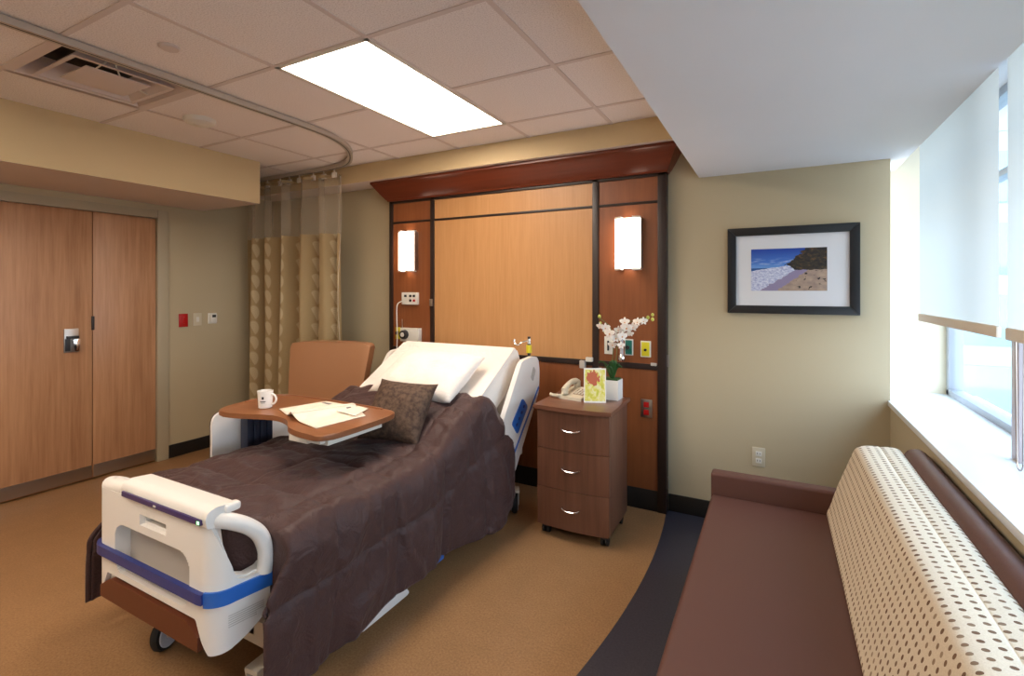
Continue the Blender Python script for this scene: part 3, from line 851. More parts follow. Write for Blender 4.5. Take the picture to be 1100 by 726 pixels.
# casters
def caster(x, y, rz):
    c = bpy.data.objects.new('caster', None); COL.objects.link(c); c.parent = bed
    c.location = (x-bed.location.x, y-bed.location.y, 0); c.rotation_euler = (0, 0, rz)
    # wheel axis along local X
    bm = bmesh.new()
    pr = [(.0, -.018), (.052, -.018), (.064, -.016), (.070, -.006), (.070, .006), (.064, .016), (.052, .018), (0, .018)]
    lathe(bm, pr, n=32)
    for v in bm.verts: v.co = Vector((v.co.z, v.co.x, v.co.y+.070))
    tyre = obj('wheel', bm, 'rubber', c, local=True)
    bm = bmesh.new()
    for s in (-1, 1):
        pr = [(0, .012), (.02, .014), (.04, .019), (.052, .020), (.055, .017), (0, .017)]
        v0 = len(bm.verts); lathe(bm, pr, n=32)
        for v in list(bm.verts)[v0:]: v.co = Vector((s*(v.co.z+.003), v.co.x, v.co.y+.070))
    obj('hub_cap', bm, 'greywheel', c, local=True)
    bm = bmesh.new()
    for s in (-1, 1): prism(bm, roundpoly([(-.02, .055), (.02, .055), (.035, .15), (-.045, .15)], .012), s*.027-.003, s*.027+.003, 'YZ')
    box(bm, -.032, .032, -.045, .035, .145, .165, .006)
    obj('fork', bm, 'bedbeige', c, local=True)
caster(bx-.20, 1.14, R(20)); caster(bx+.42, 1.14, R(5)); caster(bx-.30, 2.98, R(10)); caster(bx+.50, 2.94, R(30))

# footboard: extruded outline with openings, wrapped round the mattress corners
FY = .985; hw = .385; rc = .055; wing = .13
def fpath(s):
    """s: signed distance along the board from its centre; returns x,y and outward normal"""
    sg = 1 if s >= 0 else -1; a = abs(s)
    L1 = hw-rc; La = rc*PI/2
    if a <= L1: return bx+s+.02, FY, (0, -1)
    if a <= L1+La:
        q = (a-L1)/rc
        return bx+.02+sg*(L1+rc*math.sin(q)), FY+rc-rc*math.cos(q), (sg*math.sin(q), -math.cos(q))
    d = a-L1-La
    k = .20
    return bx+.02+sg*(hw+d*k), FY+rc+d, (sg*.98, -k)
SMAX = hw-rc+rc*PI/2+wing
def ztopf(a):     # upper outline by |s|
    P_ = [(0, .735), (.335, .735), (.36, .715), (.38, .66), (.40, .60), (.415, .545), (.43, .515), (.46, .503), (.50, .508), (.53, .535), (.60, .57)]
    for (a0, z0), (a1, z1) in zip(P_, P_[1:]):
        if a <= a1: return z0+(z1-z0)*(a-a0)/(a1-a0)
    return .57
def zbotf(a):
    if a < .28: return .30
    if a < .36: q = (a-.28)/.08; return .30-.03*q
    q = min(1, (a-.36)/(SMAX-.36)); return .27+.10*q**2
def inhole(s, z):
    a = abs(s)
    # handle openings on the wings
    return -.405 < s < -.35 and .655 < z < .693
NU, NV = 150, 56
thk = .036
def fbuild(zlo, zhi, off0, off1, smin, smax, nu, nv, hole=None):
    bm = bmesh.new(); F = {}; Bk = {}
    def pt(s, z, o):
        x, y, n = fpath(s); return Vector((x+n[0]*o, y+n[1]*o, z))
    cells = set()
    for i in range(nu):
        for j in range(nv):
            s = smin+(smax-smin)*(i+.5)/nu; a = abs(s)
            zl, zh = zlo(a), zhi(a); z = zl+(zh-zl)*(j+.5)/nv
            if hole and hole(s, z): continue
            cells.add((i, j))
    def V(D, i, j, o):
        if (i, j) not in D:
            s = smin+(smax-smin)*i/nu; a = abs(s); zl, zh = zlo(a), zhi(a)
            D[(i, j)] = bm.verts.new(pt(s, zl+(zh-zl)*j/nv, o))
        return D[(i, j)]
    for (i, j) in cells:
        bm.faces.new([V(F, a, b, off0) for a, b in ((i, j), (i+1, j), (i+1, j+1), (i, j+1))])
        bm.faces.new([V(Bk, a, b, off1) for a, b in ((i, j), (i, j+1), (i+1, j+1), (i+1, j))])
        for (di, dj, e) in ((-1, 0, ((i, j), (i, j+1))), (1, 0, ((i+1, j+1), (i+1, j))), (0, -1, ((i+1, j), (i, j))), (0, 1, ((i, j+1), (i+1, j+1)))):
            if (i+di, j+dj) not in cells:
                (a, b), (c, d) = e
                bm.faces.new((V(F, a, b, off0), V(F, c, d, off0), V(Bk, c, d, off1), V(Bk, a, b, off1)))
    return bm
def cellhole(s, z):
    if inhole(s, z): return True
    if -.24 < s < .26 and .41 < z < .59: return True
    return -.05 < s < .115 and .632 < z < .658
fb_bm = fbuild(zbotf, ztopf, .0, -thk, -SMAX, SMAX, NU, NV, cellhole)
fb = obj('footboard', fb_bm, 'bedwhite', bed, ang=55)
mod = fb.modifiers.new('round', 'BEVEL'); mod.width = .010; mod.segments = 3; mod.limit_method = 'ANGLE'; mod.angle_limit = R(60)
# raised outer skin leaving the big shallow recess and the small grip recess visible
def skin_hole(s, z):
    s2 = s+.0
    if -.25 < s2 < .27 and .39 < z < .61:
        # rounded corners
        dx_ = max(0, abs(s2-.0125)-(.2525-.06)); dz_ = max(0, abs(z-.500)-(.095-.06))
        if math.hypot(dx_, dz_) < .06: return True
    if -.056 < s2 < .12 and .625 < z < .665: return True
    return inhole(s, z)
sk = obj('outer_shell', fbuild(lambda a: .385 if a < .30 else (.385-.10*min(1, (a-.30)/.05) if a < .35 else zbotf(a)+.006), lambda a: min(.712, ztopf(a)-.006), .018, -.002, -SMAX+.01, SMAX-.01, 170, 90, skin_hole), 'bedwhite', fb, ang=50)
# lower lip + brown bumper
obj('bumper', fbuild(lambda a: .285-.015*max(0, 1-(a/.33))*0, lambda a: .372-.04*max(0, (a-.26)/.07), .026, -.002, -.335, .325, 40, 4), 'bedbrown', fb, ang=50, label='brown bumper strip')
# blue band
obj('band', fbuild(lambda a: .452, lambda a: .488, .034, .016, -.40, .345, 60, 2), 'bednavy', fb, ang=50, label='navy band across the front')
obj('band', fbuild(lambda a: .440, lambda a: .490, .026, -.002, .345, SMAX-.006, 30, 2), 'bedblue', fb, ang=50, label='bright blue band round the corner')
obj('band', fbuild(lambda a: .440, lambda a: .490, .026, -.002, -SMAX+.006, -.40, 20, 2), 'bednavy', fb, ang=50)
# top control cover
bm = bmesh.new()
prism(bm, roundpoly([(FY-.022, .705), (FY-.028, .742), (FY-.018, .762), (FY+.01, .770), (FY+.082, .762), (FY+.088, .750), (FY+.05, .73), (FY+.03, .70)], .008, 3), bx-.155, bx+.395, 'YZ', .008, 3)
cover = obj('control_cover', bm, 'bedwhite', fb)
obj('grip_ear', B(bx+.37, bx+.405, FY+.035, FY+.092, .735, .765, .012, seg=3), 'bedwhite', fb)
for sg in (-1, 1):
    xc = bx+.02
    if sg > 0: pp = [(xc+.30, FY+.008, .725), (xc+.345, FY+.012, .722), (xc+.385, FY+.05, .708), (xc+.403, FY+.10, .675), (xc+.411, FY+.14, .630), (xc+.414, FY+.160, .575), (xc+.414, FY+.162, .53), (xc+.412, FY+.158, .49)]
    else: pp = [(xc-.20, FY+.010, .722), (xc-.33, FY+.010, .712), (xc-.375, FY+.03, .706), (xc-.398, FY+.08, .68), (xc-.408, FY+.14, .635), (xc-.410, FY+.158, .585), (xc-.410, FY+.158, .53), (xc-.408, FY+.150, .49)]
    bm = bmesh.new(); tube(bm, smooth_pts(pp, 6), .027, 14)
    obj('side_handle', bm, 'bedwhite', fb, ang=60)
obj('control_strip', B(-2.185, -1.675, FY-.034, FY-.024, .718, .737, .002), mat('control_strip_violet', srgb(66, 52, 104), .3), fb)
obj('status_light', B(-1.692, -1.680, FY-.036, FY-.032, .722, .732, .001), 'led_green', fb)
obj('status_icon', B(-1.96, -1.945, FY-.036, FY-.032, .724, .731, .001), 'white_plastic', fb)
# recess backing plates
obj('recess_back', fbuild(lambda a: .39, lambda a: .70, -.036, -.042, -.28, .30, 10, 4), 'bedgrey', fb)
# sticker with fine print
bm = bmesh.new()
def onwing(s, z, o): x, y, n = fpath(s); return (x+n[0]*o, y+n[1]*o, z)
for k in range(6):
    z = .395-k*.0075; s1 = .44+(.045 if k < 4 else .02)
    quad(bm, onwing(.40, z, .0195), onwing(s1+.03, z, .0195), onwing(s1+.03, z+.0028, .0195), onwing(.40, z+.0028, .0195))

obj('fine_print', bm, 'bedgrey', fb, smooth=False)

# head siderails: slanted panels fixed to the raised back section
def siderail(sx, label=None):
    x0 = bx+sx*.545; x1 = bx+sx*.578
    poly = [(3.15, 1.02), (3.172, .93), (3.16, .78), (2.79, .32), (2.74, .34), (2.60, .50), (2.62, .66), (2.90, 1.03), (3.08, 1.04)]
    bm = bmesh.new(); prism(bm, roundpoly(poly, [.02, .03, .05, .05, .04, .08, .08, .03, .03], 5), min(x0, x1), max(x0, x1), 'YZ', .010, 3)
    r = obj('siderail', bm, 'bedwhite', bed)
    xo = x1+sx*.003
    bm = bmesh.new()
    prism(bm, [(3.156, .806), (3.150, .822), (2.72, .405), (2.73, .392)], min(x1-.001*sx, xo), max(x1-.001*sx, xo), 'YZ')
    obj('accent_stripe', bm, 'bedblue', r)
    bm = bmesh.new()
    prism(bm, roundpoly([(2.90, .785), (2.975, .715), (2.825, .565), (2.75, .65)], .02), min(x1-.001*sx, xo+.003*sx), max(x1-.001*sx, xo+.003*sx), 'YZ', .002)
    obj('control_pad', bm, 'bedblue', r)
    for k in range(4):
        bm = bmesh.new()
        c = Vector((2.915-.034*k, .728-.032*k)); box(bm, xo+.001 if sx > 0 else xo-.006, xo+.006 if sx > 0 else xo-.001, c.x-.012, c.x+.012, c.y-.009, c.y+.009, .002)
        obj('pad_button', bm, 'bednavy', r)
    bm = bmesh.new()
    prism(bm, roundpoly([(3.07, .97), (3.10, .94), (3.06, .87), (3.03, .90)], .01), min(x1-.001*sx, xo+.001*sx), max(x1-.001*sx, xo+.001*sx), 'YZ')
    obj('grip_recess', bm, 'bedgrey', r)
    bm = bmesh.new()
    box(bm, min(bx+sx*.44, x0), max(bx+sx*.44, x0), 2.75, 2.85, .42, .50, .01)
    obj('rail_arm', bm, 'bedbeige', r)
siderail(1); siderail(-1)
# headboard behind the mattress
bm = bmesh.new(); prism(bm, roundpoly([(bx-.44, .42), (bx+.44, .42), (bx+.44, .92), (bx+.34, 1.0), (bx-.34, 1.0), (bx-.44, .92)], .05), 3.21, 3.25, 'XZ', .01)
obj('headboard', bm, 'bedwhite', bed)
obj('headboard_bracket', B(bx-.42, bx+.42, 3.04, 3.22, .30, .44, .01), 'bedbeige', bed)
# infusion hook at the head corner
bm = bmesh.new(); cyl(bm, (bx+.50, 3.16, .90), (bx+.50, 3.16, 1.165), .011, n=14)
iv = obj('infusion_post', bm, 'dark_plastic', bed, label='short dark post with chrome hook')
bm = bmesh.new(); cyl(bm, (bx+.50, 3.16, 1.05), (bx+.50, 3.16, 1.105), .020, n=16); obj('yellow_tag', bm, 'yellow', iv)
bm = bmesh.new(); cyl(bm, (bx+.50, 3.16, 1.115), (bx+.50, 3.16, 1.15), .014)
tube(bm, smooth_pts([(bx+.50, 3.15, 1.14), (bx+.46, 3.13, 1.125), (bx+.43, 3.12, 1.105), (bx+.405, 3.12, 1.12), (bx+.40, 3.12, 1.145)], 5), .007, 8)
obj('chrome_hook', bm, 'chrome', iv)
obj('post_socket', B(bx+.47, bx+.56, 3.12, 3.2, .86, .93, .01), 'bedwhite', bed)

# comforter
def nz(x, y, z=0, s=1): return noise.noise(Vector((x*s, y*s, z*s)))
def sst(a, b, x):
    t_ = min(1, max(0, (x-a)/(b-a))); return t_*t_*(3-2*t_)
def ctop(y):
    return ztop(y)+.035+.045*math.exp(-((y-2.24)/.17)**2)
RR = .09; DL = .62
def comf(a, b):
    # a: along the bed (0 foot .. 1 head), b: across
    s = (b-.5)*2
    side = 1 if s >= 0 else -1
    A_ = .485
    Ltot = A_+DL; d = abs(s)*Ltot
    over = max(0, d-A_)
    yend = 2.52+.62*over if side > 0 else 2.50+.25*over
    if side > 0: yend -= .14*sst(.42, .62, over)
    yend += .012*math.sin(s*7+1)
    ys = 1.085+.085*sst(.30, .42, d)-(.095 if side > 0 else .15)*sst(.08, .30, over)
    a0 = .035
    aa = max(0, (a-a0)/(1-a0)); y = ys+(yend-ys)*aa
    down = max(0, 1-a/a0)
    wid = (.055 if side > 0 else .02)*sst(2.25, 2.75, y)
    zt = ctop(min(y, 2.54))
    arc = RR*PI/2
    if d <= A_:
        x = d*(1+wid/A_*.25); z = zt-.014*sst(A_-.12, A_, d)
        k = 0
    else:
        k = min(1, over/arc); an = k*PI/2
        x = A_+wid*(.25+.25*k+.5*sst(.1, .35, over))+RR*.5*math.sin(an); z = zt-.014-RR*(1-math.cos(an))
        rest = max(0, over-arc)/(DL-arc)
        zb = (.125+.03*math.sin(y*4.0+.5)+.15*sst(2.45, 2.85, y)) if side > 0 else .15
        z0 = zt-.014-RR
        if over > arc: z = z0+(zb-z0)*rest
        fold = math.sin(y*7.5+1.2*math.sin(y*3)+1)
        fl = (.25+.75*sst(1.1, 1.5, y))*(1-.6*sst(2.4, 2.75, y))
        if side < 0: x += .022*sst(.05, .2, over)*(1-sst(1.1, 1.4, y))
        x += (.035*rest+.018*rest*fold+.030*rest*nz(y, z*.5, side, 2.2))*fl
    # stitched boxes
    gx = (s*Ltot+.03)/.40; gy = (y+.05+.1*over)/.36
    fx = abs(gx-round(gx)); fy = abs(gy-round(gy))
    seam = min(sst(0, .09, fx)**.6, sst(0, .09, fy)**.6)
    pf = (abs(math.cos(PI*(gx-round(gx))))*0+abs(math.sin(PI*gx))**.6)*abs(math.sin(PI*gy))**.6
    X_ = bx+side*x
    q1 = nz(X_*1.2, y*2.0, z, 1.7); q2 = nz(X_*2.2+y*.8, y*3-X_, z*1.4, 2.3); q3 = 1-abs(nz(X_*1.6+y, y*2.2-X_*1.5, z, 2.6))*2
    ridge = max(0, q3-.62)
    q4 = nz(X_*5+y*2, y*7-X_*3, z*4, 2.0)
    hgt = .007*(seam-1)+.015*pf+.018*q1+.010*q2+.040*max(0, ridge-.05)+.007*q4
    hgt *= min(1, .2+a*8)
    z -= down*.22*(1-k)
    if d >= A_: X_ += side*hgt*k; z += hgt*(1-k)
    else: z += hgt
    e = max(0, (a-.955)/.045); z -= .04*e*e*(1-k)
    if d >= A_: X_ -= side*.02*e*e*k
    return Vector((X_, y, z))
bm = gridmesh(comf, 150, 210)
cf = obj('comforter', bm, 'comforter', None, ang=0)
tag(cf, 'dark brown quilted comforter draped over the bed', 'comforter')
md = cf.modifiers.new('thick', 'SOLIDIFY'); md.thickness = .022; md.offset = 0

# pillows
def pillow_bm(w_, h_, t_, pinch=.12, seed=0, n=28, crease=.006):
    bm = bmesh.new(); rows = {}
    for side in (1, -1):
        for i in range(n+1):
            for j in range(n+1):
                u = -1+2*i/n; v = -1+2*j/n
                edge = (i in (0, n) or j in (0, n))
                if side == -1 and edge: rows[(side, i, j)] = rows[(1, i, j)]; continue
                x = u*w_/2*(1-pinch*(1-abs(v)**2)*abs(u)**3*.6); y = v*h_/2*(1-pinch*(1-abs(u)**2)*abs(v)**3*.6)
                prof = (max(0, 1-abs(u)**2.6)*max(0, 1-abs(v)**2.6))**.5
                z = side*t_/2*prof
                if not edge: z += crease*nz(x+seed, y, side*2, 9)*prof*2.2
                rows[(side, i, j)] = bm.verts.new((x, y, z))
    for side in (1, -1):
        for i in range(n):
            for j in range(n):
                f = [rows[(side, a, b)] for a, b in ((i, j), (i+1, j), (i+1, j+1), (i, j+1))]
                bm.faces.new(f if side == 1 else f[::-1])
    return bm
# white pillow on the raised back
ws = obj('white_pillow', pillow_bm(.66, .44, .18, .06, 3), 'linen', None, local=True, ang=0)
cpos = Vector((bx+.06, HY0+dirv.y*.57, HZ0+dirv.z*.57))+nrm*.078
ws.rotation_euler = (math.atan2(dirv.z, dirv.y), 0, R(-2)); ws.location = cpos
tag(ws, 'white pillow lying on the raised mattress', 'pillow')
# dark throw pillow
def placed(bm, name, m, o, ux, uy, label, cat):
    ux = Vector(ux).normalized(); uy = Vector(uy); uy = (uy-ux*uy.dot(ux)).normalized(); uz = ux.cross(uy)
    rot = Matrix((ux, uy, uz)).transposed()
    ob = obj(name, bm, m, None, local=True, ang=0); ob.location = o; ob.rotation_euler = rot.to_euler()
    return tag(ob, label, cat)
placed(pillow_bm(.375, .37, .14, .14, 8), 'throw_pillow', 'throw', Vector((-1.872, 2.15, .818)), (.98, .17, -.03), (.02, .62, .78),
       'dark brown textured square throw pillow leaning on the comforter', 'pillow')

# ------------------------------------------------------------------ overbed table
zt_ = .85
tb = thing('overbed_table', 'wood topped overbed table with white end panel across the bed', 'table', (-2.72, 1.85, 0))
outl = [(-2.645, 1.600), (-2.715, 1.72), (-2.72, 1.90), (-2.66, 2.035), (-2.30, 2.06), (-1.87, 2.045), (-1.765, 1.98), (-1.745, 1.76), (-1.765, 1.55), (-1.86, 1.525), (-2.02, 1.555), (-2.15, 1.64), (-2.30, 1.665), (-2.50, 1.60)]
outs = [tuple(p[:2]) for p in smooth_pts([(*p, 0) for p in outl], 5, True)]
bm = bmesh.new(); prism(bm, outs, zt_-.026, zt_, 'XY', .006, 2)
top_ = obj('table_top', bm, 'table', tb, ang=50)
# raised lip along the far side
bm = bmesh.new(); lip = [Vector((p[0], p[1]-.010, zt_+.002)) for p in smooth_pts([(-2.70, 1.80, 0), (-2.70, 1.93, 0), (-2.65, 2.03, 0), (-2.30, 2.055, 0), (-1.88, 2.04, 0)], 5)]
tube(bm, lip, .006, 6); obj('rim', bm, 'table', top_)
bm = bmesh.new()
pan = [(1.655, .08), (1.655, .80), (2.24, .80), (2.24, .08)]
prism(bm, roundpoly(pan, [.0, .07, .07, 0], 6), -2.815, -2.797, 'YZ', .002)
obj('end_panel', bm, mat('white_laminate', srgb(226, 226, 228), .3), tb)
bm = bmesh.new(); ed = roundpoly(pan, [.0, .07, .07, 0], 6)
prism(bm, ed, -2.822, -2.815, 'YZ', .001); obj('panel_back', bm, 'trim', tb)
bm = bmesh.new()
for k in range(4): box(bm, -2.765, -2.70, 1.80+k*.043, 1.835+k*.043, .10, zt_-.026, .006)
box(bm, -2.757, -2.708, 1.81, 1.96, .09, zt_-.03)
obj('column', bm, mat('column_slate', srgb(40, 46, 66), .4), tb)
obj('height_lever', B(-2.74, -2.66, 1.735, 1.80, zt_-.075, zt_-.028, .006), 'dark_plastic', tb)
bm = bmesh.new()
box(bm, -2.82, -2.70, 1.64, 2.26, .045, .09, .01); box(bm, -2.70, -2.10, 1.70, 1.75, .03, .07, .008); box(bm, -2.70, -2.10, 2.0, 2.05, .03, .07, .008)
obj('foot_base', bm, 'steel', tb)
for (x, y) in ((-2.77, 1.66), (-2.77, 2.22), (-2.13, 1.725), (-2.13, 2.025)):
    bm = bmesh.new(); cyl(bm, (x-.012, y, .024), (x+.012, y, .024), .024); obj('caster', bm, 'rubber', tb)
bm = bmesh.new()
box(bm, -2.70, -2.0, 1.80, 1.90, zt_-.05, zt_-.026, .005)
obj('support_arm', bm, 'steel', tb)
bm = bmesh.new()
box(bm, -2.03, -1.90, 1.56, 1.61, zt_-.062, zt_-.026, .004); box(bm, -1.87, -1.79, 1.58, 1.93, zt_-.060, zt_-.026, .004)
box(bm, -1.96, -1.80, 1.545, 1.575, zt_-.046, zt_-.026, .003)
obj('drawer_runner', bm, 'white_plastic', tb)

# mug
mx, my = -2.475, 1.755
t = thing('coffee_mug', 'white mug with small dark emblem on the overbed table', 'mug', (mx, my, zt_+.001))
bm = bmesh.new(); lathe(bm, [(0, .0), (.030, .0), (.035, .004), (.040, .085), (.0405, .094), (.037, .094), (.0355, .085), (.031, .008), (0, .007)], (mx, my, zt_+.001), 36)
obj('cup', bm, 'ceramic', t)
bm = bmesh.new(); hd = []
for k in range(9):
    a = -PI/2+PI*k/8; hd.append((mx+.036+.028*math.cos(a)*.9, my+.012+.010*math.cos(a), zt_+.05+.028*math.sin(a)))
tube(bm, hd, .0055, 8); obj('handle', bm, 'ceramic', t)
bm = bmesh.new()
def onmug(ang, z): r = .0372+.0025*(z/.09)+.0006; return (mx+r*math.cos(ang), my+r*math.sin(ang), zt_+.001+z)
ac = R(-55)
for (a0, a1, z0_, z1_) in ((-.13, .13, .052, .066), (-.38, .38, .038, .042), (-.3, .3, .032, .034)):
    for k in range(4):
        q0 = ac+a0+(a1-a0)*k/4; q1 = ac+a0+(a1-a0)*(k+1)/4
        quad(bm, onmug(q0, z0_), onmug(q1, z0_), onmug(q1, z1_), onmug(q0, z1_))
obj('emblem', bm, 'dark_plastic', t, smooth=False, label='small dark printed emblem')

# open newspaper
t = thing('newspaper', 'open newspaper lying on the overbed table', 'newspaper', (-2.15, 1.78, zt_))
def page(o, ux, uy, wv, fold, m='news', seed=0):
    o = Vector(o); ux = Vector(ux); uy = Vector(uy)
    def fn(a, b):
        p = o+ux*a+uy*b; z = .006+fold(a, b)
        return (p.x, p.y, zt_+z)
    return gridmesh(fn, 18, 12, lambda a, b: (a, b))
def solid(o, th_): md = o.modifiers.new('thick', 'SOLIDIFY'); md.thickness = th_; md.offset = -1; return o
def quadpage(c00, c10, c11, c01, fold):
    def fn(a, b):
        p = (Vector(c00)*(1-a)+Vector(c10)*a)*(1-b)+(Vector(c01)*(1-a)+Vector(c11)*a)*b
        return (p.x, p.y, zt_+.004+fold(a, b))
    return gridmesh(fn, 24, 12, lambda a, b: (a, b))
solid(obj('left_page', quadpage((-2.375, 1.765), (-2.13, 1.655), (-2.04, 1.99), (-2.30, 2.02), lambda a, b: .030*math.exp(-((a-.93)/.16)**2)*(1-.45*b)+.003*a), 'news', t), .002)
solid(obj('right_page', quadpage((-2.13, 1.655), (-1.89, 1.60), (-1.855, 1.88), (-2.04, 1.99), lambda a, b: .026*math.exp(-((a)/.2)**2)*(1-.45*b)+.006*a*(1-a)), 'news', t), .002)
solid(obj('back_page', quadpage((-2.13, 1.86), (-1.88, 1.83), (-1.93, 1.975), (-2.10, 2.0), lambda a, b: .007+.002*math.sin(a*3)), 'news', t), .002)

# ------------------------------------------------------------------ tan armchair behind the bed
ch = thing('armchair', 'tan vinyl armchair between the bed and the curtain', 'armchair', (-3.125, 2.72, 0), R(19))
def backfn(a, b):
    x = (-.5+a)*2; z = .42+.66*b
    w_ = .315*(1-.06*(1-b))
    zz = z-(.030*abs(x)**2.4 if b > .5 else 0)*((b-.5)*2)
    return x*w_, zz
bm = bmesh.new()
def chair_shape(side):
    pass
pts = []
for k in range(13):
    a = -1+2*k/12; pts.append((a*.345, 1.085-.020*abs(a)**2.2))
poly = [(-.29, .44), ]+[(-.345, .95)]+pts[0:]+[(.315, .95), (.29, .44)]
poly = roundpoly([(-.285, .44)]+[(p[0], p[1]) for p in pts]+[(.285, .44)], [0.02]+[.04]+[0]*11+[.04]+[.02], 5)
prism(bm, poly, -.048, .048, 'XZ', .03, 4)
for v in bm.verts:
    v.co.y += (v.co.z-.44)*.22-.02*math.cos(v.co.x/.345*PI/2)
obj('backrest', bm, 'chairvinyl', ch, local=True, ang=50)
obj('seat', B(-.27, .27, -.42, -.02, .30, .46, .04, 4), 'chairvinyl', ch, local=True)
for s in (-1, 1):
    bm = bmesh.new(); box(bm, s*.30-.03, s*.30+.03, -.42, .02, .60, .64, .015, 3)
    ar = obj('armrest', bm, 'table', ch, local=True)
    for y in (-.39, -.02):
        bm = bmesh.new(); box(bm, s*.30-.02, s*.30+.02, y-.02, y+.02, .0, .605, .006); obj('leg', bm, 'table', ch, local=True)
obj('seat_rail', B(-.29, .29, -.40, -.0, .25, .31, .008), 'table', ch, local=True)

# ------------------------------------------------------------------ bedside cabinet
cw, cd = .45, .41
cb = thing('bedside_cabinet', 'walnut three drawer cabinet on black casters beside the bed', 'cabinet', (-1.070, 2.965, 0), R(1.0))
x0, x1, y0, y1 = -cw/2, cw/2, -cd/2, cd/2
bm = bmesh.new(); box(bm, x0, x1, y0+.02, y1, .068, .775, .002)
obj('body', bm, 'cab', cb, local=True)
arc = []
for k in range(13):
    a = -1+2*k/12; arc.append((a*(cw/2+.018), y0-.03-.022*(1-a*a)+.0))
poly = [(x1+.018, y1+.012), (x0-.018, y1+.012)]+arc
bm = bmesh.new(); prism(bm, poly, .775, .800, 'XY', .005)
obj('top', bm, 'cabtop', cb, local=True, ang=50)
for k in range(3):
    za = .070+k*.2347; zb = za+.232
    arc = []
    for q in range(13):
        a = -1+2*q/12; arc.append((a*(cw/2), y0-.004-.020*(1-a*a)))
    poly = [(x1, y0+.02), (x0, y0+.02)]+arc
    bm = bmesh.new(); prism(bm, poly, za, zb, 'XY', .002)
    dr = obj('drawer', bm, 'cab', cb, local=True, ang=50)
    zc = za+.135
    pts = [(-.055, y0-.02, zc), (-.052, y0-.038, zc-.004), (-.03, y0-.050, zc-.010), (0, y0-.054, zc-.012), (.03, y0-.050, zc-.010), (.052, y0-.038, zc-.004), (.055, y0-.02, zc)]
    bm = bmesh.new(); tube(bm, smooth_pts(pts, 4), .0052, 8); obj('handle', bm, 'chrome', dr, local=True)
for sx in (-1, 1):
    for sy in (-1, 1):
        c = bpy.data.objects.new('caster', None); COL.objects.link(c); c.parent = cb
        c.location = (sx*(cw/2-.04), sy*(cd/2-.05), 0)
        bm = bmesh.new(); cyl(bm, (-.022, 0, .026), (-.006, 0, .026), .026, n=20); cyl(bm, (.006, 0, .026), (.022, 0, .026), .026, n=20)
        obj('wheel', bm, 'rubber', c, local=True)
        bm = bmesh.new(); box(bm, -.024, .024, -.02, .022, .035, .068, .006); obj('caster_hood', bm, 'dark_plastic', c, local=True)

# telephone
CT = .800
ph = thing('telephone', 'ivory desk telephone with handset beside the greeting card', 'telephone', (-1.135, 3.03, CT), R(-10))
bm = bmesh.new()
prism(bm, [(-.10, .0), (.10, .0), (.10, .050), (.06, .052), (-.10, .018)], -.085, .085, 'YZ', .005)
obj('base', bm, 'ivory', ph, local=True)
sl = math.atan2(.034, .16)
def onbase(bm, x0, x1, y0, y1, h): 
    vs = box(bm, x0, x1, y0, y1, 0, h, .001)
    for v in vs: v.co.z += .018+(v.co.y+.10)*.2125
bm = bmesh.new(); onbase(bm, -.005, .07, -.05, .04, .002); obj('keypad_plate', bm, mat('phone_taupe', srgb(140, 122, 100), .5), ph, local=True)
bm = bmesh.new()
for i in range(3):
    for j in range(4): onbase(bm, .004+i*.022, .018+i*.022, -.045+j*.02, -.033+j*.02, .006)
obj('keypad', bm, 'white_plastic', ph, local=True)
bm = bmesh.new(); onbase(bm, -.005, .075, .045, .06, .003); obj('name_strip', bm, 'paper', ph, local=True)
pts = smooth_pts([(-.05, -.085, .050), (-.052, -.06, .066), (-.055, 0, .088), (-.052, .06, .092), (-.05, .09, .078)], 5)
bm = bmesh.new(); tube(bm, pts, [.017+.004*abs(2*i/(len(pts)-1)-1) for i in range(len(pts))], 12)
cyl(bm, (-.05, -.075, .03), (-.05, -.072, .062), .024, .022, 18); cyl(bm, (-.05, .078, .05), (-.05, .08, .086), .024, .022, 18)
obj('handset', bm, 'ivory', ph, local=True)
bm = bmesh.new(); pts = []
for k in range(150):
    a = k/149; ang = a*2*PI*24; cpt = Vector((-.06-.095*a, -.085-.02*math.sin(a*PI), .018-.002*a))
    pts.append(cpt+Vector((.0, math.cos(ang)*.009, math.sin(ang)*.009)))
tube(bm, pts, .0028, 5); obj('coiled_cord', bm, 'ivory', ph, local=True)

# greeting card
cdp = thing('greeting_card', 'yellow floral greeting card standing on the cabinet', 'card', (-.985, 2.935, CT), R(22))
bm = bmesh.new(); uvl = bm.loops.layers.uv.new('UVMap')
f = quad(bm, (-.068, 0, .0), (.068, 0, .0), (.068, 0.012, .212), (-.068, 0.012, .212))
for lp, uv in zip(f.loops, ((0, 0), (1, 0), (1, 1), (0, 1))): lp[uvl].uv = uv
o_ = obj('front_leaf', bm, 'card', cdp, local=True, smooth=False); solid(o_, .0012)
bm = bmesh.new(); quad(bm, (-.068, .002, .0), (.045, .075, .0), (.045, .080, .205), (-.068, .014, .205))
o_ = obj('back_leaf', bm, 'paper', cdp, local=True, smooth=False); solid(o_, .0012)

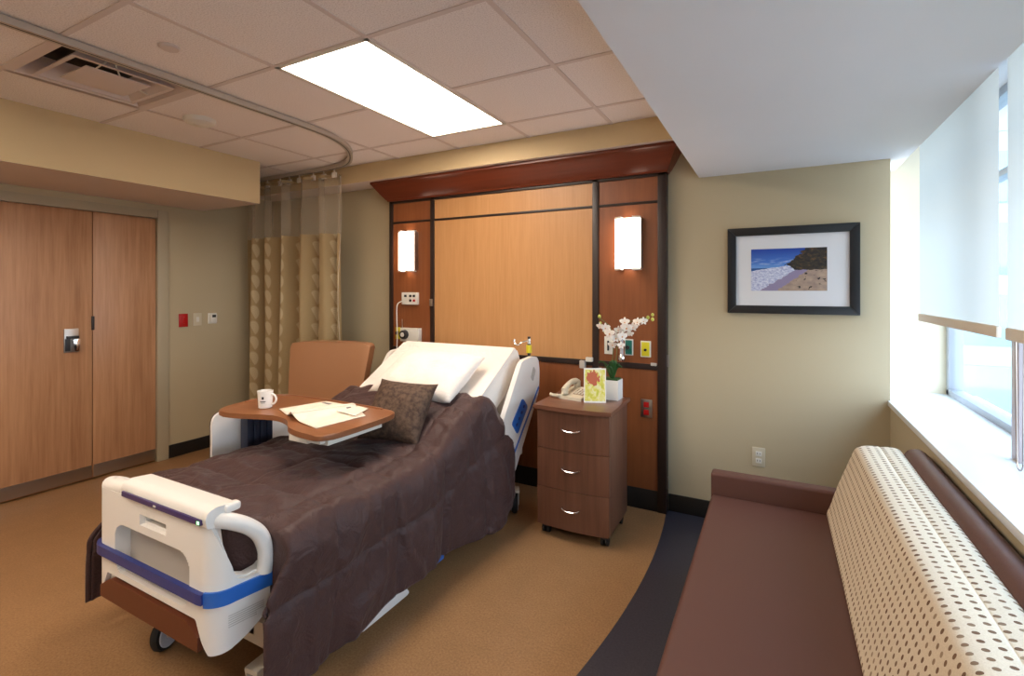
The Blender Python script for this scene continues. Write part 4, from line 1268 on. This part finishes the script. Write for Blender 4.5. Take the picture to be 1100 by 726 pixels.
# potted orchid
ox, oy = -.925, 3.10
orc = thing('potted_orchid', 'white orchid in a square white pot on the cabinet', 'plant', (ox, oy, CT))
bm = bmesh.new(); s1, s2 = .050, .055
vsA = [(ox-s1, oy-s1), (ox+s1, oy-s1), (ox+s1, oy+s1), (ox-s1, oy+s1)]
prism(bm, [(ox-.053, oy-.053), (ox+.053, oy-.053), (ox+.053, oy+.053), (ox-.053, oy+.053)], CT, CT+.125, 'XY', .002)
pot = obj('pot', bm, 'ceramic', orc)
obj('moss', B(ox-.047, ox+.047, oy-.047, oy+.047, CT+.12, CT+.132, .004), 'green', pot)
rnd = random.Random(4)
for k in range(9):
    an = k/9*2*PI+rnd.uniform(-.2, .2); L = rnd.uniform(.08, .135); up = rnd.uniform(.07, .13)
    def lf(a, b, an=an, L=L, up=up):
        r = L*a*.75; w_ = .024*math.sin(min(1, a*1.05+.08)*PI)**.6*(b-.5)*2
        z = CT+.125+up*math.sin(a*2.0)
        return (ox+math.cos(an)*r-math.sin(an)*w_, oy+(math.sin(an)*r+math.cos(an)*w_)*.62, z-.010*(1-abs((b-.5)*2)))
    o_ = obj('leaf', gridmesh(lf, 10, 4), 'green', orc); solid(o_, .002)
def px3(x, y, Y0):      # point seen at photo (x,y) at depth Y0, used once for the bloom positions
    f_ = 530.; a = math.atan(283/f_); u = (x-550)/f_; v = (311-y)/f_
    D = Vector((-math.sin(a)+math.cos(a)*u, math.cos(a)+math.sin(a)*u, v)); t_ = Y0/D.y
    return Vector((0, 0, 1.5))+D*t_
st1 = [(ox-.01, oy, CT+.12), px3(658, 385, 3.10), px3(659, 365, 3.09), px3(656, 352, 3.09), px3(650, 346, 3.06), px3(643, 341, 3.05)]
st2 = [(ox+.005, oy, CT+.12), px3(662, 385, 3.10), px3(664, 362, 3.09), px3(671, 350, 3.08), px3(683, 343, 3.07), px3(697, 341, 3.06)]
for st in (st1, st2):
    bm = bmesh.new(); tube(bm, smooth_pts(st, 6), .0026, 6); obj('stem', bm, 'stem', orc)
def flower(p, r, yaw, tilt):
    rot = Matrix.Rotation(yaw, 3, 'Z') @ Matrix.Rotation(tilt, 3, 'X')
    bm = bmesh.new()
    for k, (an, L, W) in enumerate(((90, 1, .52), (18, 1.05, .85), (162, 1.05, .85), (-54, .9, .5), (-126, .9, .5))):
        an = R(an); n = 6; rows = []
        for i in range(n+1):
            a = i/n; w_ = W*r*.5*math.sin(PI*min(1, a*.93+.05))**.7; row = []
            for j in range(5):
                b = (j-2)/2
                q = Vector((math.cos(an)*L*r*a-math.sin(an)*w_*b, -.004-.12*r*math.sin(a*PI)-(.002 if k in (1, 2) else 0), math.sin(an)*L*r*a+math.cos(an)*w_*b))
                row.append(bm.verts.new(p+rot @ q))
            rows.append(row)
        for i in range(n):
            for j in range(4): bm.faces.new((rows[i][j], rows[i+1][j], rows[i+1][j+1], rows[i][j+1]))
    o_ = obj('flower', bm, 'petal', orc, ang=0)
    bm = bmesh.new(); bmesh.ops.create_icosphere(bm, subdivisions=2, radius=r*.16)
    for v in bm.verts: v.co = p+rot @ (v.co*1.0+Vector((0, -.18*r, -.12*r)))
    obj('lip', bm, 'lip', o_)
for (x, y, Y0, r) in ((650, 352, 3.17, .030), (655, 358, 3.16, .034), (645, 350, 3.15, .024), (661, 363, 3.17, .032), (658, 370, 3.19, .028), (664, 354, 3.18, .026),
                      (668, 361, 3.17, .034), (673, 352, 3.16, .036), (671, 346, 3.18, .030), (680, 351, 3.17, .030), (685, 346, 3.16, .028), (691, 345, 3.17, .026), (667, 371, 3.15, .024), (677, 358, 3.18, .022)):
    flower(px3(x, y, Y0-.11), r*1.08, R(rnd.uniform(-10, 50)), R(rnd.uniform(-20, 20)))
for (x, y, r) in ((644, 340, .011), (645, 347, .009), (696, 341, .010), (701, 338, .009), (701, 343, .010)):
    bm = bmesh.new(); bmesh.ops.create_icosphere(bm, subdivisions=2, radius=r)
    c = px3(x, y, 3.06)
    for v in bm.verts: v.co = Vector((v.co.x, v.co.y, v.co.z*1.25))+c
    obj('bud', bm, 'bud', orc)

# ------------------------------------------------------------------ sofa
so = thing('daybed_sofa', 'brown vinyl daybed sofa with dotted back cushion under the window', 'sofa', (.1, 1.6, 0))
SX, SY0, SY1 = -.290, .45, 2.735
bm = bmesh.new(); box(bm, SX, .40, SY0, SY1-.11+.1, .16, .452, .022, 4)
obj('seat', bm, 'vinyl', so)
bm = bmesh.new(); box(bm, SX-.005, .50, SY1-.003, SY1+.075, .08, .556, .016, 4)
obj('armrest', bm, 'vinyl', so)
bm = bmesh.new(); box(bm, SX-.005, .50, SY0-.10, SY0-.002, .08, .592, .018, 4)
obj('armrest', bm, 'vinyl', so)
obj('plinth', B(SX+.05, .46, SY0+.02, SY1-.02, .0, .165, .006), 'black', so)
# brown rolled back frame
bm = bmesh.new()
pr = [(.46, .10), (.565, .10), (.567, .785)]
for k in range(9):
    a = R(0+180*k/8); pr.append((.523+.044*math.cos(a), .785+.044*math.sin(a)))
pr += [(.472, .74), (.46, .60)]
prism(bm, pr, SY0-.1, 2.64, 'XZ', .012, 3)
obj('back_roll', bm, 'vinyl', so, ang=50)
# dotted back cushion (two layers with a seam along the top), UV in metres
sect = [(.30, .455), (.2135, .456), (.222, .50), (.252, .60), (.292, .71), (.312, .765), (.326, .786), (.345, .795), (.37, .800), (.402, .802), (.409, .799), (.416, .802), (.45, .806), (.478, .799), (.486, .78), (.482, .70), (.47, .60)]
sp = smooth_pts([(p[0], 0, p[1]) for p in sect], 4)
arcs = [0]
for a, b in zip(sp, sp[1:]): arcs.append(arcs[-1]+(a-b).length)
NY = 60; NSX = len(sp)-1
def cush(a, b):
    i = round(a*NSX); p = sp[i]
    y = SY0+(2.742-SY0)*b
    e = min(1, (2.742-y)/.045); e2 = min(1, (y-SY0)/.045)
    k = math.sqrt(max(0, 1-(1-e)**2)) if e < 1 else 1
    k2 = math.sqrt(max(0, 1-(1-e2)**2)) if e2 < 1 else 1
    kk = min(k, k2)
    c = Vector((.37, 0, .62)); sh = 1-.10*(1-kk)
    q = c+(p-c)*sh
    bulge = 1+.012*nz(y, p.x*2, p.z*2, 3)
    q = c+(q-c)*bulge
    return (q.x, y, q.z)
bm = gridmesh(cush, NSX, NY, lambda a, b: (SY0+(2.742-SY0)*b, arcs[round(a*NSX)]))
bm.verts.ensure_lookup_table()
V0 = [v for v in bm.verts if abs(v.co.y-2.742) < 1e-5]; V1 = [v for v in bm.verts if abs(v.co.y-SY0) < 1e-5]
uvl = bm.loops.layers.uv.active
for VV in (V0, V1):
    try:
        f = bm.faces.new(VV)
        for lp in f.loops: lp[uvl].uv = (lp.vert.co.x, lp.vert.co.z)
    except ValueError: pass
obj('back_cushion', bm, 'dots', so, ang=60, label='cream back cushion with brown dots')

# ------------------------------------------------------------------ light, world, camera
W = bpy.data.worlds.new('daylight'); S.world = W; W.use_nodes = True
nt = W.node_tree; bg = nt.nodes['Background']
tc = nt.nodes.new('ShaderNodeTexCoord'); sp_ = nt.nodes.new('ShaderNodeSeparateXYZ'); rp = nt.nodes.new('ShaderNodeValToRGB')
nt.links.new(tc.outputs['Generated'], sp_.inputs[0]); nt.links.new(sp_.outputs[2], rp.inputs[0]); nt.links.new(rp.outputs[0], bg.inputs[0])
rp.color_ramp.elements[0].position = 0; rp.color_ramp.elements[0].color = (.80, .90, 1, 1)
rp.color_ramp.elements[1].position = .8; rp.color_ramp.elements[1].color = (.45, .68, 1, 1)
bg.inputs[1].default_value = 6.2

L = bpy.data.lights.new('window_portal', 'AREA'); L.shape = 'RECTANGLE'; L.size = 1.5; L.size_y = 5.3
L.cycles.is_portal = True
lo = bpy.data.objects.new('window_portal', L); COL.objects.link(lo)
lo.location = (XG+.08, 1.15, 1.64); lo.rotation_euler = (0, R(90), 0)

cam = bpy.data.cameras.new('camera'); co = bpy.data.objects.new('camera', cam); COL.objects.link(co)
cam.sensor_width = 36; cam.lens = 36*530/1100; cam.shift_y = -52/1100; cam.clip_start = .05
co.location = (0, 0, 1.5); co.rotation_euler = (R(90), 0, math.atan(283/530))
S.camera = co
vs = S.view_settings; vs.view_transform = 'Standard'; vs.look = 'None'; vs.gamma = 1; vs.exposure = .4; vs.use_curve_mapping = False
